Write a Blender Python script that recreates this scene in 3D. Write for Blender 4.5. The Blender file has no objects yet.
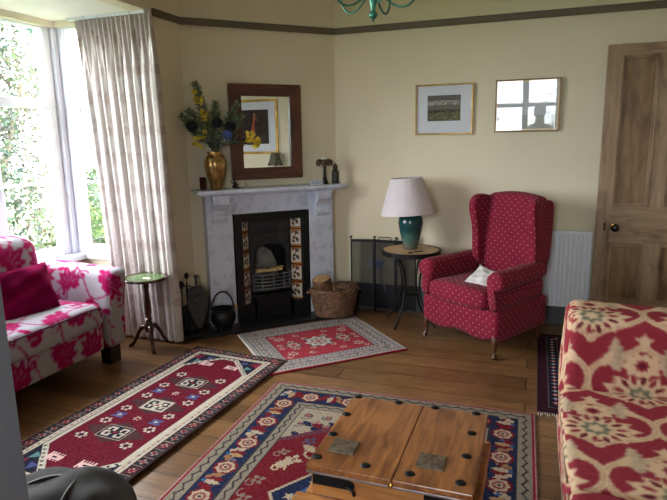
import bpy, math, random
import numpy as np
from mathutils import Matrix, Vector
random.seed(7); rng = np.random.default_rng(7)
SC = bpy.context.scene; COL = SC.collection
S2 = 2 ** -.5; PI = math.pi

# ------------------------------------------------------------------ colours and raster patterns
def lin(c):
    c = np.asarray(c, float) / 255.0
    return np.where(c <= .04045, c / 12.92, ((c + .055) / 1.055) ** 2.4)

class Ras:                                   # a woven / printed design drawn in metres
    def __init__(s, w, h, res, bg):
        s.w, s.h, s.res = w, h, res
        s.nx, s.ny = int(round(w / res)), int(round(h / res))
        s.a = np.zeros((s.ny, s.nx, 3)); s.a[:] = bg
        s.X = (np.arange(s.nx) + .5) * res; s.Y = (np.arange(s.ny) + .5) * res
    def _sub(s, x0, y0, x1, y1):
        i0, i1 = max(0, int(x0 / s.res) - 1), min(s.nx, int(x1 / s.res) + 2)
        j0, j1 = max(0, int(y0 / s.res) - 1), min(s.ny, int(y1 / s.res) + 2)
        if i0 >= i1 or j0 >= j1: return None
        gx, gy = np.meshgrid(s.X[i0:i1], s.Y[j0:j1]); return i0, i1, j0, j1, gx, gy
    def poly(s, pts, c, wrap=False):
        if wrap:
            for ox in (-s.w, 0, s.w):
                for oy in (-s.h, 0, s.h): s.poly([(x + ox, y + oy) for x, y in pts], c)
            return
        p = np.array(pts, float); q = s._sub(p[:, 0].min(), p[:, 1].min(), p[:, 0].max(), p[:, 1].max())
        if q is None: return
        i0, i1, j0, j1, gx, gy = q; m = np.zeros(gx.shape, bool)
        for k in range(len(p)):
            (xa, ya), (xb, yb) = p[k], p[(k + 1) % len(p)]
            if ya == yb: continue
            cr = ((ya > gy) != (yb > gy)) & (gx < (xb - xa) * (gy - ya) / (yb - ya) + xa); m ^= cr
        s.a[j0:j1, i0:i1][m] = c
    def disc(s, x, y, rx, c, ry=None, wrap=False):
        ry = ry or rx
        s.poly([(x + rx * math.cos(t * PI / 10), y + ry * math.sin(t * PI / 10)) for t in range(20)], c, wrap)
    def rect(s, x0, y0, x1, y1, c): s.poly([(x0, y0), (x1, y0), (x1, y1), (x0, y1)], c)
    def line(s, pts, w, c, wrap=False):
        for (xa, ya), (xb, yb) in zip(pts[:-1], pts[1:]):
            d = math.hypot(xb - xa, yb - ya) or 1e-9; nx, ny = -(yb - ya) / d * w / 2, (xb - xa) / d * w / 2
            s.poly([(xa + nx, ya + ny), (xb + nx, yb + ny), (xb - nx, yb - ny), (xa - nx, ya - ny)], c, wrap)
        for x, y in pts: s.disc(x, y, w / 2, c, wrap=wrap)
    def star(s, x, y, r, n, c, inner=.6, rot=0, sy=1, wrap=False, jag=0):
        P = []
        for k in range(2 * n):
            rr = r if k % 2 == 0 else r * inner; a = rot + PI * k / n
            P.append((x + rr * math.cos(a), y + rr * math.sin(a) * sy))
        s.poly(P, c, wrap)
    def soften(s, k=1):                      # woven edges blend over a thread or two
        for _ in range(k):
            s.a = sum(np.roll(np.roll(s.a, i, 0), j, 1) for i in (-1, 0, 1) for j in (-1, 0, 1)) / 9
        return s
    def lookup(s, x, y, tile=True):
        i = np.floor(x / s.res).astype(int); j = np.floor(y / s.res).astype(int)
        if tile: i %= s.nx; j %= s.ny
        else: i = np.clip(i, 0, s.nx - 1); j = np.clip(j, 0, s.ny - 1)
        return s.a[j, i]

# ------------------------------------------------------------------ materials (all node based)
def nodes(name):
    m = bpy.data.materials.new(name); m.use_nodes = True; nt = m.node_tree; nt.nodes.clear()
    o = nt.nodes.new('ShaderNodeOutputMaterial'); b = nt.nodes.new('ShaderNodeBsdfPrincipled')
    nt.links.new(b.outputs[0], o.inputs[0]); return m, nt, b, o
def _n(nt, t, **k):
    n = nt.nodes.new(t)
    for a, v in k.items():
        if a in n.inputs: n.inputs[a].default_value = v
        else: setattr(n, a, v)
    return n
def coords(nt, scale=(1, 1, 1), which='Object', rot=(0, 0, 0)):
    tc = _n(nt, 'ShaderNodeTexCoord'); mp = _n(nt, 'ShaderNodeMapping')
    mp.inputs['Scale'].default_value = scale; mp.inputs['Rotation'].default_value = rot
    nt.links.new(tc.outputs[which], mp.inputs[0]); return mp.outputs[0]
def addbump(nt, b, vec, scale, strength, dist=.002, detail=3):
    no = _n(nt, 'ShaderNodeTexNoise', Scale=scale, Detail=detail); nt.links.new(vec, no.inputs['Vector'])
    bu = _n(nt, 'ShaderNodeBump', Strength=strength, Distance=dist)
    nt.links.new(no.outputs[0], bu.inputs['Height']); nt.links.new(bu.outputs[0], b.inputs['Normal'])
def plain(name, c, rough=.6, metal=0, var=.12, vs=12, bump=.15, bs=60, stretch=(1, 1, 1), spec=.5, c2=None, coat=0, detail=3):
    m, nt, b, o = nodes(name); v = coords(nt, stretch)
    no = _n(nt, 'ShaderNodeTexNoise', Scale=vs, Detail=detail); nt.links.new(v, no.inputs['Vector'])
    r = _n(nt, 'ShaderNodeValToRGB'); L = lin(c); D = lin(c2) if c2 is not None else L * (1 - var * 2)
    r.color_ramp.elements[0].position = .35; r.color_ramp.elements[1].position = .65
    r.color_ramp.elements[0].color = (*D, 1); r.color_ramp.elements[1].color = (*np.minimum(L * (1 + (var * .5 if c2 is None else 0)), 1), 1)
    nt.links.new(no.outputs[0], r.inputs[0]); nt.links.new(r.outputs[0], b.inputs['Base Color'])
    b.inputs['Roughness'].default_value = rough; b.inputs['Metallic'].default_value = metal
    b.inputs['Specular IOR Level'].default_value = spec; b.inputs['Coat Weight'].default_value = coat
    if bump: addbump(nt, b, v, bs, bump)
    return m
def attr_mat(name, rough=.9, bump=.3, bs=400, spec=.25, sheen=0, coat=0):
    m, nt, b, o = nodes(name); a = _n(nt, 'ShaderNodeAttribute'); a.attribute_name = 'Col'
    nt.links.new(a.outputs['Color'], b.inputs['Base Color'])
    b.inputs['Roughness'].default_value = rough; b.inputs['Specular IOR Level'].default_value = spec
    b.inputs['Sheen Weight'].default_value = sheen; b.inputs['Coat Weight'].default_value = coat
    if bump: addbump(nt, b, coords(nt), bs, bump, .0015)
    return m
def wood(name, c1, c2, axis=0, rough=.4, scale=5, dark=None, coat=0, stretch=14, blotch=.0):
    m, nt, b, o = nodes(name); st = [stretch] * 3; st[axis] = 1
    v = coords(nt, st)
    n1 = _n(nt, 'ShaderNodeTexNoise', Scale=scale, Detail=6, Distortion=.6); nt.links.new(v, n1.inputs['Vector'])
    r = _n(nt, 'ShaderNodeValToRGB'); e = r.color_ramp.elements
    e[0].position = .3; e[1].position = .7; e[0].color = (*lin(c1), 1); e[1].color = (*lin(c2), 1)
    nt.links.new(n1.outputs[0], r.inputs[0]); out = r.outputs[0]
    if dark is not None:                      # knots and worn stain patches of the timber itself
        v2 = coords(nt, [1 if i == axis else 2.2 for i in range(3)])
        n2 = _n(nt, 'ShaderNodeTexNoise', Scale=3.3, Detail=4); nt.links.new(v2, n2.inputs['Vector'])
        r2 = _n(nt, 'ShaderNodeValToRGB'); r2.color_ramp.elements[0].position = .52; r2.color_ramp.elements[1].position = .72
        nt.links.new(n2.outputs[0], r2.inputs[0])
        mx = _n(nt, 'ShaderNodeMix', data_type='RGBA'); nt.links.new(r2.outputs[0], mx.inputs[0])
        nt.links.new(out, mx.inputs[6]); mx.inputs[7].default_value = (*lin(dark), 1); out = mx.outputs[2]
    nt.links.new(out, b.inputs['Base Color']); b.inputs['Roughness'].default_value = rough
    b.inputs['Coat Weight'].default_value = coat; b.inputs['Coat Roughness'].default_value = .2
    bu = _n(nt, 'ShaderNodeBump', Strength=.15, Distance=.002)
    nt.links.new(n1.outputs[0], bu.inputs['Height']); nt.links.new(bu.outputs[0], b.inputs['Normal'])
    return m
def floor_mat():
    m, nt, b, o = nodes('pine_floorboards')
    v = coords(nt)
    br = _n(nt, 'ShaderNodeTexBrick', offset=.37, **{'Scale': 1, 'Mortar Size': .0035, 'Mortar Smooth': .3, 'Bias': 0, 'Brick Width': 3.1, 'Row Height': .178})
    br.inputs['Color1'].default_value = (*lin((150, 110, 72)), 1); br.inputs['Color2'].default_value = (*lin((116, 82, 52)), 1)
    br.inputs['Mortar'].default_value = (*lin((34, 22, 14)), 1); nt.links.new(v, br.inputs['Vector'])
    v2 = coords(nt, (1.2, 16, 1)); n1 = _n(nt, 'ShaderNodeTexNoise', Scale=4, Detail=7, Distortion=.8); nt.links.new(v2, n1.inputs['Vector'])
    r = _n(nt, 'ShaderNodeValToRGB'); r.color_ramp.elements[0].position = .3; r.color_ramp.elements[1].position = .7
    r.color_ramp.elements[0].color = (.42, .40, .38, 1); r.color_ramp.elements[1].color = (1.1, 1.1, 1.1, 1)
    nt.links.new(n1.outputs[0], r.inputs[0])
    mx = _n(nt, 'ShaderNodeMix', data_type='RGBA', blend_type='MULTIPLY'); mx.inputs[0].default_value = .85
    nt.links.new(br.outputs['Color'], mx.inputs[6]); nt.links.new(r.outputs[0], mx.inputs[7])
    n3 = _n(nt, 'ShaderNodeTexNoise', Scale=1.6, Detail=3); nt.links.new(v, n3.inputs['Vector'])
    r3 = _n(nt, 'ShaderNodeValToRGB'); r3.color_ramp.elements[0].position = .35; r3.color_ramp.elements[1].position = .62
    r3.color_ramp.elements[0].color = (.6, .58, .56, 1)
    nt.links.new(n3.outputs[0], r3.inputs[0])
    m2 = _n(nt, 'ShaderNodeMix', data_type='RGBA', blend_type='MULTIPLY'); m2.inputs[0].default_value = .8
    nt.links.new(mx.outputs[2], m2.inputs[6]); nt.links.new(r3.outputs[0], m2.inputs[7])
    nt.links.new(m2.outputs[2], b.inputs['Base Color'])
    b.inputs['Roughness'].default_value = .29
    bu = _n(nt, 'ShaderNodeBump', Strength=.35, Distance=.004); nt.links.new(br.outputs['Fac'], bu.inputs['Height']); bu.invert = True
    b2 = _n(nt, 'ShaderNodeBump', Strength=.12, Distance=.002); nt.links.new(n1.outputs[0], b2.inputs['Height']); nt.links.new(bu.outputs[0], b2.inputs['Normal'])
    nt.links.new(b2.outputs[0], b.inputs['Normal']); return m
def glass_mat(name, refl=.08, tint=(1, 1, 1)):
    m, nt, b, o = nodes(name); nt.nodes.remove(b)
    t = _n(nt, 'ShaderNodeBsdfTransparent'); t.inputs[0].default_value = (*tint, 1)
    g = _n(nt, 'ShaderNodeBsdfGlossy', Roughness=.0); g.inputs[0].default_value = (1, 1, 1, 1)
    lw = _n(nt, 'ShaderNodeLayerWeight', Blend=.5); pw = _n(nt, 'ShaderNodeMath', operation='POWER'); pw.inputs[1].default_value = 5
    nt.links.new(lw.outputs['Facing'], pw.inputs[0]); ad = _n(nt, 'ShaderNodeMath', operation='ADD'); ad.inputs[1].default_value = refl + .03
    nt.links.new(pw.outputs[0], ad.inputs[0]); mx = _n(nt, 'ShaderNodeMixShader')
    nt.links.new(ad.outputs[0], mx.inputs[0]); nt.links.new(t.outputs[0], mx.inputs[1]); nt.links.new(g.outputs[0], mx.inputs[2])
    nt.links.new(mx.outputs[0], o.inputs[0]); return m
def dot_mat(name, c, dot):                    # plum fabric woven with a lattice of small cream spots
    m, nt, b, o = nodes(name); v = coords(nt, (1, 1, 1), 'UV', (0, 0, PI / 4))
    vo = _n(nt, 'ShaderNodeTexVoronoi', Scale=25, Randomness=0.0); vo.voronoi_dimensions = '2D'; nt.links.new(v, vo.inputs['Vector'])
    lt = _n(nt, 'ShaderNodeMath', operation='LESS_THAN'); lt.inputs[1].default_value = .10; nt.links.new(vo.outputs['Distance'], lt.inputs[0])
    v3 = coords(nt); n1 = _n(nt, 'ShaderNodeTexNoise', Scale=9, Detail=3); nt.links.new(v3, n1.inputs['Vector'])
    r = _n(nt, 'ShaderNodeValToRGB'); r.color_ramp.elements[0].position = .3; r.color_ramp.elements[1].position = .7
    r.color_ramp.elements[0].color = (*(lin(c) * .78), 1); r.color_ramp.elements[1].color = (*lin(c), 1); nt.links.new(n1.outputs[0], r.inputs[0])
    mx = _n(nt, 'ShaderNodeMix', data_type='RGBA'); nt.links.new(lt.outputs[0], mx.inputs[0]); nt.links.new(r.outputs[0], mx.inputs[6])
    mx.inputs[7].default_value = (*lin(dot), 1); nt.links.new(mx.outputs[2], b.inputs['Base Color'])
    b.inputs['Roughness'].default_value = .9; b.inputs['Sheen Weight'].default_value = .05; b.inputs['Specular IOR Level'].default_value = .2
    addbump(nt, b, v3, 14, .5, .012, 2); return m

# ------------------------------------------------------------------ mesh toolkit
class MB:
    def __init__(s): s.v, s.f, s.n = [], [], 0
    def add(s, V, F, M=None):
        V = np.asarray(V, float).reshape(-1, 3)
        if M is not None:
            A = np.array(M); V = V @ A[:3, :3].T + A[:3, 3]
        s.v.append(V); s.f.extend([tuple(int(i) + s.n for i in f) for f in F]); s.n += len(V); return s
    def box(s, x0, y0, z0, x1, y1, z1, M=None):
        V = [(x, y, z) for z in (z0, z1) for y in (y0, y1) for x in (x0, x1)]
        return s.add(V, [(0, 2, 3, 1), (4, 5, 7, 6), (0, 1, 5, 4), (2, 6, 7, 3), (0, 4, 6, 2), (1, 3, 7, 5)], M)
    def prism(s, poly, z0, z1, M=None):       # polygon in xy, extruded in z
        n = len(poly); V = [(x, y, z0) for x, y in poly] + [(x, y, z1) for x, y in poly]
        ar = sum(poly[i][0] * poly[(i + 1) % n][1] - poly[(i + 1) % n][0] * poly[i][1] for i in range(n))
        F = [tuple(range(n))[::-1], tuple(range(n, 2 * n))] + [(i, (i + 1) % n, n + (i + 1) % n, n + i) for i in range(n)]
        if ar < 0: F = [f[::-1] for f in F]
        return s.add(V, F, M)
    def rings(s, R, caps=True, M=None):        # loft through rings of equal count
        R = np.asarray(R, float); k, n = R.shape[:2]
        F = [(i * n + j, i * n + (j + 1) % n, (i + 1) * n + (j + 1) % n, (i + 1) * n + j) for i in range(k - 1) for j in range(n)]
        if caps: F += [tuple(range(n))[::-1], tuple((k - 1) * n + j for j in range(n))]
        return s.add(R.reshape(-1, 3), F, M)
    def lathe(s, prof, seg=24, M=None, sx=1, sy=1):
        return s.rings([[(max(r, 1e-4) * math.cos(2 * PI * j / seg) * sx, max(r, 1e-4) * math.sin(2 * PI * j / seg) * sy, z) for j in range(seg)] for r, z in prof], True, M)
    def tube(s, pts, r, seg=8, M=None, flat=1):
        P = np.asarray(pts, float); n = len(P); rr = np.broadcast_to(np.asarray(r, float), (n,))
        T = np.gradient(P, axis=0); T /= np.linalg.norm(T, axis=1)[:, None] + 1e-12
        u = np.cross(T[0], [0, 0, 1]); 
        if np.linalg.norm(u) < .1: u = np.cross(T[0], [1, 0, 0])
        R = []
        for i in range(n):
            u = u - T[i] * (u @ T[i]); u /= np.linalg.norm(u); w = np.cross(T[i], u)
            R.append([P[i] + rr[i] * (u * math.cos(2 * PI * j / seg) + w * math.sin(2 * PI * j / seg) * flat) for j in range(seg)])
        return s.rings(R, True, M)
    def ball(s, c, r, seg=12, M=None, sz=1):
        pr = [(r * math.sin(PI * i / (seg // 2 + 2)), -r * sz * math.cos(PI * i / (seg // 2 + 2))) for i in range(seg // 2 + 3)]
        T = Matrix.Translation(c); return s.lathe(pr, seg, T if M is None else M @ T)
    def grid(s, P, M=None):
        P = np.asarray(P, float); a, b = P.shape[:2]
        return s.add(P.reshape(-1, 3), [(i * b + j, (i + 1) * b + j, (i + 1) * b + j + 1, i * b + j + 1) for i in range(a - 1) for j in range(b - 1)], M)
    def build(s, name, mat, parent=None, smooth=None, bevel=0, sub=0, solid=0):
        V = np.concatenate(s.v); me = bpy.data.meshes.new(name)
        me.from_pydata(V.tolist(), [], s.f); me.materials.append(mat)
        if smooth is not None:
            me.polygons.foreach_set('use_smooth', [True] * len(me.polygons))
            if smooth < 179: me.set_sharp_from_angle(angle=math.radians(smooth))
        me.update(); o = bpy.data.objects.new(name, me); COL.objects.link(o)
        if parent is not None: o.parent = parent
        if bevel:
            b = o.modifiers.new('bevel', 'BEVEL'); b.width = bevel; b.segments = 2; b.limit_method = 'ANGLE'; b.angle_limit = .6
        if solid:
            q = o.modifiers.new('thickness', 'SOLIDIFY'); q.thickness = solid; q.offset = 0
        if sub:
            q = o.modifiers.new('soft', 'SUBSURF'); q.levels = sub; q.render_levels = sub
        return o
def box_uv(o):
    me = o.data; uv = me.uv_layers.new(name='UVMap'); nl = len(me.loops)
    vi = np.empty(nl, np.int32); me.loops.foreach_get('vertex_index', vi)
    co = np.empty(len(me.vertices) * 3); me.vertices.foreach_get('co', co); co = co.reshape(-1, 3)
    out = np.empty((nl, 2))
    for p in me.polygons:
        n = [abs(t) for t in p.normal]
        for l in p.loop_indices:
            c = co[vi[l]]; out[l] = (c[1], c[2]) if n[0] > n[1] and n[0] > n[2] else (c[0], c[2] + c[1])
    uv.data.foreach_set('uv', out.ravel())
def paint(o, fn, mirror=False):
    """corner colours; fn(a, b) gives sRGB. Side faces use (y, z), the others (x, y+z)."""
    me = o.data; nl = len(me.loops); npoly = len(me.polygons)
    vi = np.empty(nl, np.int32); me.loops.foreach_get('vertex_index', vi)
    co = np.empty(len(me.vertices) * 3, np.float32); me.vertices.foreach_get('co', co); co = co.reshape(-1, 3)
    no = np.empty(npoly * 3, np.float32); me.polygons.foreach_get('normal', no); no = np.abs(no.reshape(-1, 3))
    lt = np.empty(npoly, np.int32); me.polygons.foreach_get('loop_total', lt)
    side = np.repeat((no[:, 0] > no[:, 1]) & (no[:, 0] > no[:, 2]), lt)
    c = co[vi]; a = np.where(side, c[:, 1], c[:, 0]); b = np.where(side, c[:, 2], c[:, 1] + c[:, 2])
    put(me, fn(a, b), 'CORNER')
def put(me, rgb, domain):
    at = me.color_attributes.new('Col', 'FLOAT_COLOR', domain)
    L = lin(rgb); out = np.ones((len(L), 4)); out[:, :3] = L; at.data.foreach_set('color', out.ravel().astype(np.float32))
def rbox(x0, y0, z0, x1, y1, z1, r, res, fn=None):
    """dense box with rounded edges: a soft upholstered block"""
    mb = MB(); c = np.array([(x0 + x1) / 2, (y0 + y1) / 2, (z0 + z1) / 2]); h = np.array([x1 - x0, y1 - y0, z1 - z0]) / 2
    V, F, base = [], [], 0
    for ax in range(3):
        a, b = (ax + 1) % 3, (ax + 2) % 3
        na, nb = max(4, int(2 * h[a] / res)), max(4, int(2 * h[b] / res))
        ga, gb = np.meshgrid(np.linspace(-h[a], h[a], na + 1), np.linspace(-h[b], h[b], nb + 1), indexing='ij')
        for sg in (-1, 1):
            P = np.zeros((na + 1, nb + 1, 3)); P[..., a] = ga; P[..., b] = gb; P[..., ax] = sg * h[ax]
            V.append(P.reshape(-1, 3)); i, j = np.meshgrid(np.arange(na), np.arange(nb), indexing='ij'); q = base + i * (nb + 1) + j
            f = np.stack([q, q + nb + 1, q + nb + 2, q + 1], -1).reshape(-1, 4)
            F.append(f if sg > 0 else f[:, ::-1]); base += (na + 1) * (nb + 1)
    V = np.concatenate(V); F = np.concatenate(F)
    key, idx, inv = np.unique(np.round(V, 5), axis=0, return_index=True, return_inverse=True); V = V[idx]; F = inv.reshape(-1)[F]
    rr = np.minimum(r, h * .999) if np.ndim(r) == 0 else np.array(r)
    core = np.clip(V, -(h - rr), h - rr); d = (V - core) / rr; n = np.linalg.norm(d, axis=1)[:, None]
    V = core + np.where(n > 1e-9, d / np.maximum(n, 1e-9), 0) * rr * np.minimum(1, np.max(np.abs(d), axis=1)[:, None] if True else 1)
    V = V + c
    if fn is not None: V = fn(V)
    mb.v.append(V); mb.f = [tuple(map(int, f)) for f in F]; mb.n = len(V); return mb
def pillow(w, h, t, n=26, sag=0):
    u = np.linspace(-1, 1, n + 1); U, V = np.meshgrid(u, u, indexing='ij')
    T = t / 2 * (np.clip(1 - U ** 4, 0, 1) * np.clip(1 - V ** 4, 0, 1)) ** .55
    pin = 1 - .08 * (np.abs(U) ** 2) * (1 - np.abs(V) ** 2); pin2 = 1 - .08 * (np.abs(V) ** 2) * (1 - np.abs(U) ** 2)
    X = U * w / 2 * (1 - .07 * (1 - V ** 2) * np.abs(U)); Z = V * h / 2 * (1 - .07 * (1 - U ** 2) * np.abs(V))
    wr = .006 * np.sin(7 * U + 4 * V) + .004 * np.sin(11 * V - 5 * U)
    mb = MB(); mb.grid(np.stack([X, -T + wr * (T > .01), Z], -1)); mb.grid(np.stack([X, T + wr * (T > .01), Z], -1)[::-1]); return mb
def empty(name, label, cat, loc=(0, 0, 0), rz=0, group=None):
    o = bpy.data.objects.new(name, None); COL.objects.link(o); o.location = loc; o.rotation_euler = (0, 0, rz); o.empty_display_size = .1
    return tag(o, label, cat, group)
def tag(o, label, cat, group=None, kind=None):
    o['label'] = label; o['category'] = cat
    if group: o['group'] = group
    if kind: o['kind'] = kind
    return o
def struct(o, label=None):
    o['kind'] = 'structure'
    if label: o['label'] = label
    return o
def bez(p0, p1, p2, p3, n=12):
    t = np.linspace(0, 1, n)[:, None]; p0, p1, p2, p3 = map(np.array, (p0, p1, p2, p3))
    return (1 - t) ** 3 * p0 + 3 * (1 - t) ** 2 * t * p1 + 3 * (1 - t) * t ** 2 * p2 + t ** 3 * p3
def rotm(x=0, y=0, z=0): return Matrix.Rotation(z, 4, 'Z') @ Matrix.Rotation(y, 4, 'Y') @ Matrix.Rotation(x, 4, 'X')
def TM(x, y, z): return Matrix.Translation((x, y, z))

# ------------------------------------------------------------------ shared materials
CREAM = plain('cream_wall_paint', (216, 205, 180), .85, var=.02, vs=2, bump=.08, bs=90)
WHITE = plain('white_gloss_paint', (206, 209, 220), .4, var=.02, bump=.04)
CEIL = plain('white_ceiling_paint', (226, 222, 214), .9, var=.02, bump=.05)
RAILM = plain('brown_rail_paint', (98, 86, 70), .55, var=.06)
SKIRT = plain('charcoal_skirting_paint', (74, 76, 80), .5, var=.05)
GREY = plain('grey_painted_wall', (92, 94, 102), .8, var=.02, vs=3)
BLACK = plain('blackened_iron', (22, 23, 25), .45, metal=.5, var=.15, vs=30, bump=.2)
SLATE = plain('black_slate', (26, 27, 30), .35, var=.2, vs=9, bump=.15)
GLASS = glass_mat('window_glass', .0)
BRASS = plain('polished_brass', (176, 136, 62), .3, metal=1, var=.1)

# ------------------------------------------------------------------ the room
H = 2.85; YB = 4.748; XL = -2.585; XR = 2.0; YN = -1.3; YJ = 3.51; RAILZ = 2.40
fl = MB().box(-3.6, YN - .2, -.12, XR + .2, YB + .2, 0).build('floor', floor_mat()); struct(fl, 'brown pine floorboards')
struct(MB().box(XL - .12, YN - .2, H, XR + .2, YB + .2, H + .12).build('ceiling', CEIL))
struct(MB().box(-3.62, .8, RAILZ, XL - .12, 3.65, RAILZ + .1).build('ceiling_bay', CEIL))
struct(MB().box(-1.80, YB, 0, XR + .2, YB + .15, H).build('wall_back', CREAM), 'cream wall with pictures and door')
w = MB().box(XL - .12, YJ + .0, 0, XL, 3.90, H)
w.box(XL - .12, .95, RAILZ, XL, YJ, H).box(XL - .12, YN - .2, 0, XL, .95, H)
struct(w.build('wall_left', CREAM))
w = MB().box(-3.62, .95, 0, -3.47, 3.65, .62).box(-3.47, 3.51, 0, XL - .12, 3.65, .62).box(-3.62, .80, 0, XL - .12, .95, RAILZ)
struct(w.build('wall_bay', CREAM))
struct(MB().box(XR, YN - .2, 0, XR + .15, YB, H).build('wall_right', CREAM))
w = MB().box(XL, YN - .15, 0, -.82, YN, H).box(.32, YN - .15, 0, XR, YN, H).box(-.82, YN - .15, 0, .32, YN, .8).box(-.82, YN - .15, 2.38, .32, YN, H)
w = w
struct(w.build('wall_front', CREAM))
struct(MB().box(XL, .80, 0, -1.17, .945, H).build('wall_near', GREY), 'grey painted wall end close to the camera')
FP = Matrix.Translation((-1.673, YB, 0)) @ Matrix.Rotation(PI / 4, 4, 'Z')   # fireplace wall frame: x along wall, -y into room
def ff(o): o.matrix_world = FP; return o
wf = MB().box(-1.315, 0, 0, -.93, .34, H).box(-.38, 0, 0, .10, .34, H).box(-.93, 0, .88, -.38, .34, H).box(-.93, .26, 0, -.38, .34, .88)
struct(ff(wf.build('wall_fireplace', CREAM)), 'cream chimney breast set across the corner')
# picture rail
def rail(a, b, name, M=None, z0=RAILZ - .03, z1=RAILZ + .022, d=.022, m=RAILM, off=0):
    o = MB().box(a, -d, z0, b, off, z1).build(name, m, bevel=.006)
    if M is not None: o.matrix_world = M
    return struct(o)
WB = Matrix.Translation((0, YB, 0)); WL = Matrix.Translation((XL, 0, 0)) @ Matrix.Rotation(PI / 2, 4, 'Z')
rail(-1.665, XR, 'trim_1', WB); rail(-1.31, -.005, 'trim_2', FP); rail(YJ, 3.825, 'trim_3', WL)
rail(-1.66, .44, 'baseboard_back', WB, 0, .235, .02, SKIRT); rail(1.23, XR, 'baseboard_back', WB, 0, .235, .02, SKIRT)
rail(-1.31, -1.2, 'baseboard_fireplace', FP, 0, .235, .018, SKIRT); rail(YJ + .01, 3.79, 'baseboard_left', WL, 0, .235, .018, SKIRT)
# windows
def win(name, M, x0, x1, mull, z0=.64, z1=2.39, sash=.05, bars=True):
    """frame in a local xz plane, room side -y; the panes are its glass"""
    f = MB(); t = .035
    f.box(x0, -t, z0, x1, t, z0 + .07).box(x0, -t, z1 - .05, x1, t, z1)
    f.box(x0 + .002, -t * 1.08, 1.765, x1 - .002, t * 1.08, 1.835)
    xs = [x0] + list(mull) + [x1]
    for i, x in enumerate(xs):
        hw = .05 if 0 < i < len(xs) - 1 else .035
        c = min(max(x, x0 + hw), x1 - hw); f.box(c - hw, -t * 1.2, z0, c + hw, t * 1.2, z1)
    if bars: f.box(x0, -.012, 1.200, x1, .012, 1.222)
    o = f.build('frame', WHITE, None, bevel=.006)
    r = bpy.data.objects.new(name, None); COL.objects.link(r); r.matrix_world = M; struct(r); o.parent = r
    for a, b in zip(xs[:-1], xs[1:]):
        MB().box(a + .03, -.003, z0 + .06, b - .03, .003, 1.77).build('pane', GLASS, r)
        MB().box(a + .03, -.003, 1.83, b - .03, .003, z1 - .045).build('pane', GLASS, r)
    return r
RZ90 = Matrix.Rotation(PI / 2, 4, 'Z')
w1 = win('window_1', Matrix.Translation((-3.52, 0, 0)) @ RZ90, .96, 3.48, [1.62, 2.26, 2.88])
MB().box(2.865, -.075, 1.12, 2.885, -.045, 1.26).build('casement_fastener', WHITE, w1, bevel=.003)
w2 = win('window_2', Matrix.Translation((0, 3.56, 0)), -3.45, XL - .1, [-2.95])
w3 = win('window_3', Matrix.Translation((0, YN - .08, 0)), -.82, .32, [-.25], .80, 2.38, bars=False)
struct(MB().box(-3.56, 3.475, .62, -3.445, 3.60, RAILZ).build('trim_4', WHITE, bevel=.008))           # bay corner post
struct(MB().box(-3.60, .96, .60, -3.36, 3.60, .645).box(-3.36, 3.492, .60, XL - .121, 3.60, .645).build('trim_5', WHITE, bevel=.006))   # sill
TRK = plain('cream_pelmet_board', (214, 206, 186), .6, var=.03)
struct(MB().box(-3.49, .96, 2.355, -3.44, 3.49, RAILZ).box(-3.44, 3.49, 2.355, XL - .13, 3.508, RAILZ).build('trim_6', TRK))

# ------------------------------------------------------------------ the door (stripped pine)
PINE = wood('stripped_pine', (134, 106, 80), (166, 138, 108), 2, .5, 3.2, dark=(92, 64, 44), stretch=9)
PINE_H = wood('stripped_pine_rail', (134, 106, 80), (166, 138, 108), 0, .5, 3.2, dark=(96, 68, 46), stretch=9)
PINE_D = wood('stripped_pine_panel', (112, 82, 54), (148, 116, 82), 2, .5, 3.6, dark=(78, 50, 32), stretch=7)
d = bpy.data.objects.new('door_1', None); COL.objects.link(d); d.location = (.443, YB - .05, 0); struct(d, 'stripped pine four-panel door')
Wd = .775; Hd = 2.143; y0, y1 = 0, .042
for a, b in ((0, .095), (Wd - .095, Wd)): MB().box(a, y0, .012, b, y1, Hd).build('stile', PINE, d, bevel=.002)
for a, b in ((Hd - .075, Hd), (.70, .975), (.012, .24)): MB().box(.095, y0 + .0003, a, Wd - .095, y1, b).build('rail', PINE_H, d, bevel=.002)
mc = Wd / 2
for a, b in ((.24, .70), (.975, Hd - .075)): MB().box(mc - .045, y0 + .0005, a, mc + .045, y1, b).build('muntin', PINE, d, bevel=.002)
for xa, xb in ((.095, mc - .045), (mc + .045, Wd - .095)):
    for za, zb in ((.24, .70), (.975, Hd - .075)):
        p = MB().box(xa, y0 + .026, za, xb, y1 - .006, zb).build('panel', PINE_D, d)
        q = MB()
        for k, (o1, o2, yy) in enumerate(((.0, .012, -.006), (.012, .026, .008))):
            q.box(xa + o1, yy, za + o1, xa + o2, .027, zb - o1).box(xb - o2, yy, za + o1, xb - o1, .021, zb - o1)
            q.box(xa + o2, yy, za + o1, xb - o2, .021, za + o2).box(xa + o2, yy, zb - o2, xb - o2, .021, zb - o1)
        q.build('moulding', PINE, p, bevel=.003)
kn = MB().lathe([(.028, 0), (.028, .004), (.012, .008), (.010, .03), (.022, .036), (.030, .048), (.029, .060), (.018, .070), (0, .072)], 24, TM(.128, 0, .82) @ rotm(PI / 2))
kn.build('door_knob', plain('black_brown_knob', (30, 20, 14), .18, var=.1), d, smooth=40)
es = MB().box(.052, -.004, .79, .070, 0, .85).build('escutcheon', plain('aged_brass_plate', (90, 66, 38), .4, metal=.8), d, bevel=.002)
MB().lathe([(.029, 0), (.027, .006), (.016, .009)], 20, TM(.128, 0, .82) @ rotm(PI / 2)).build('knob_rose', BRASS, d, smooth=40)

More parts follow.
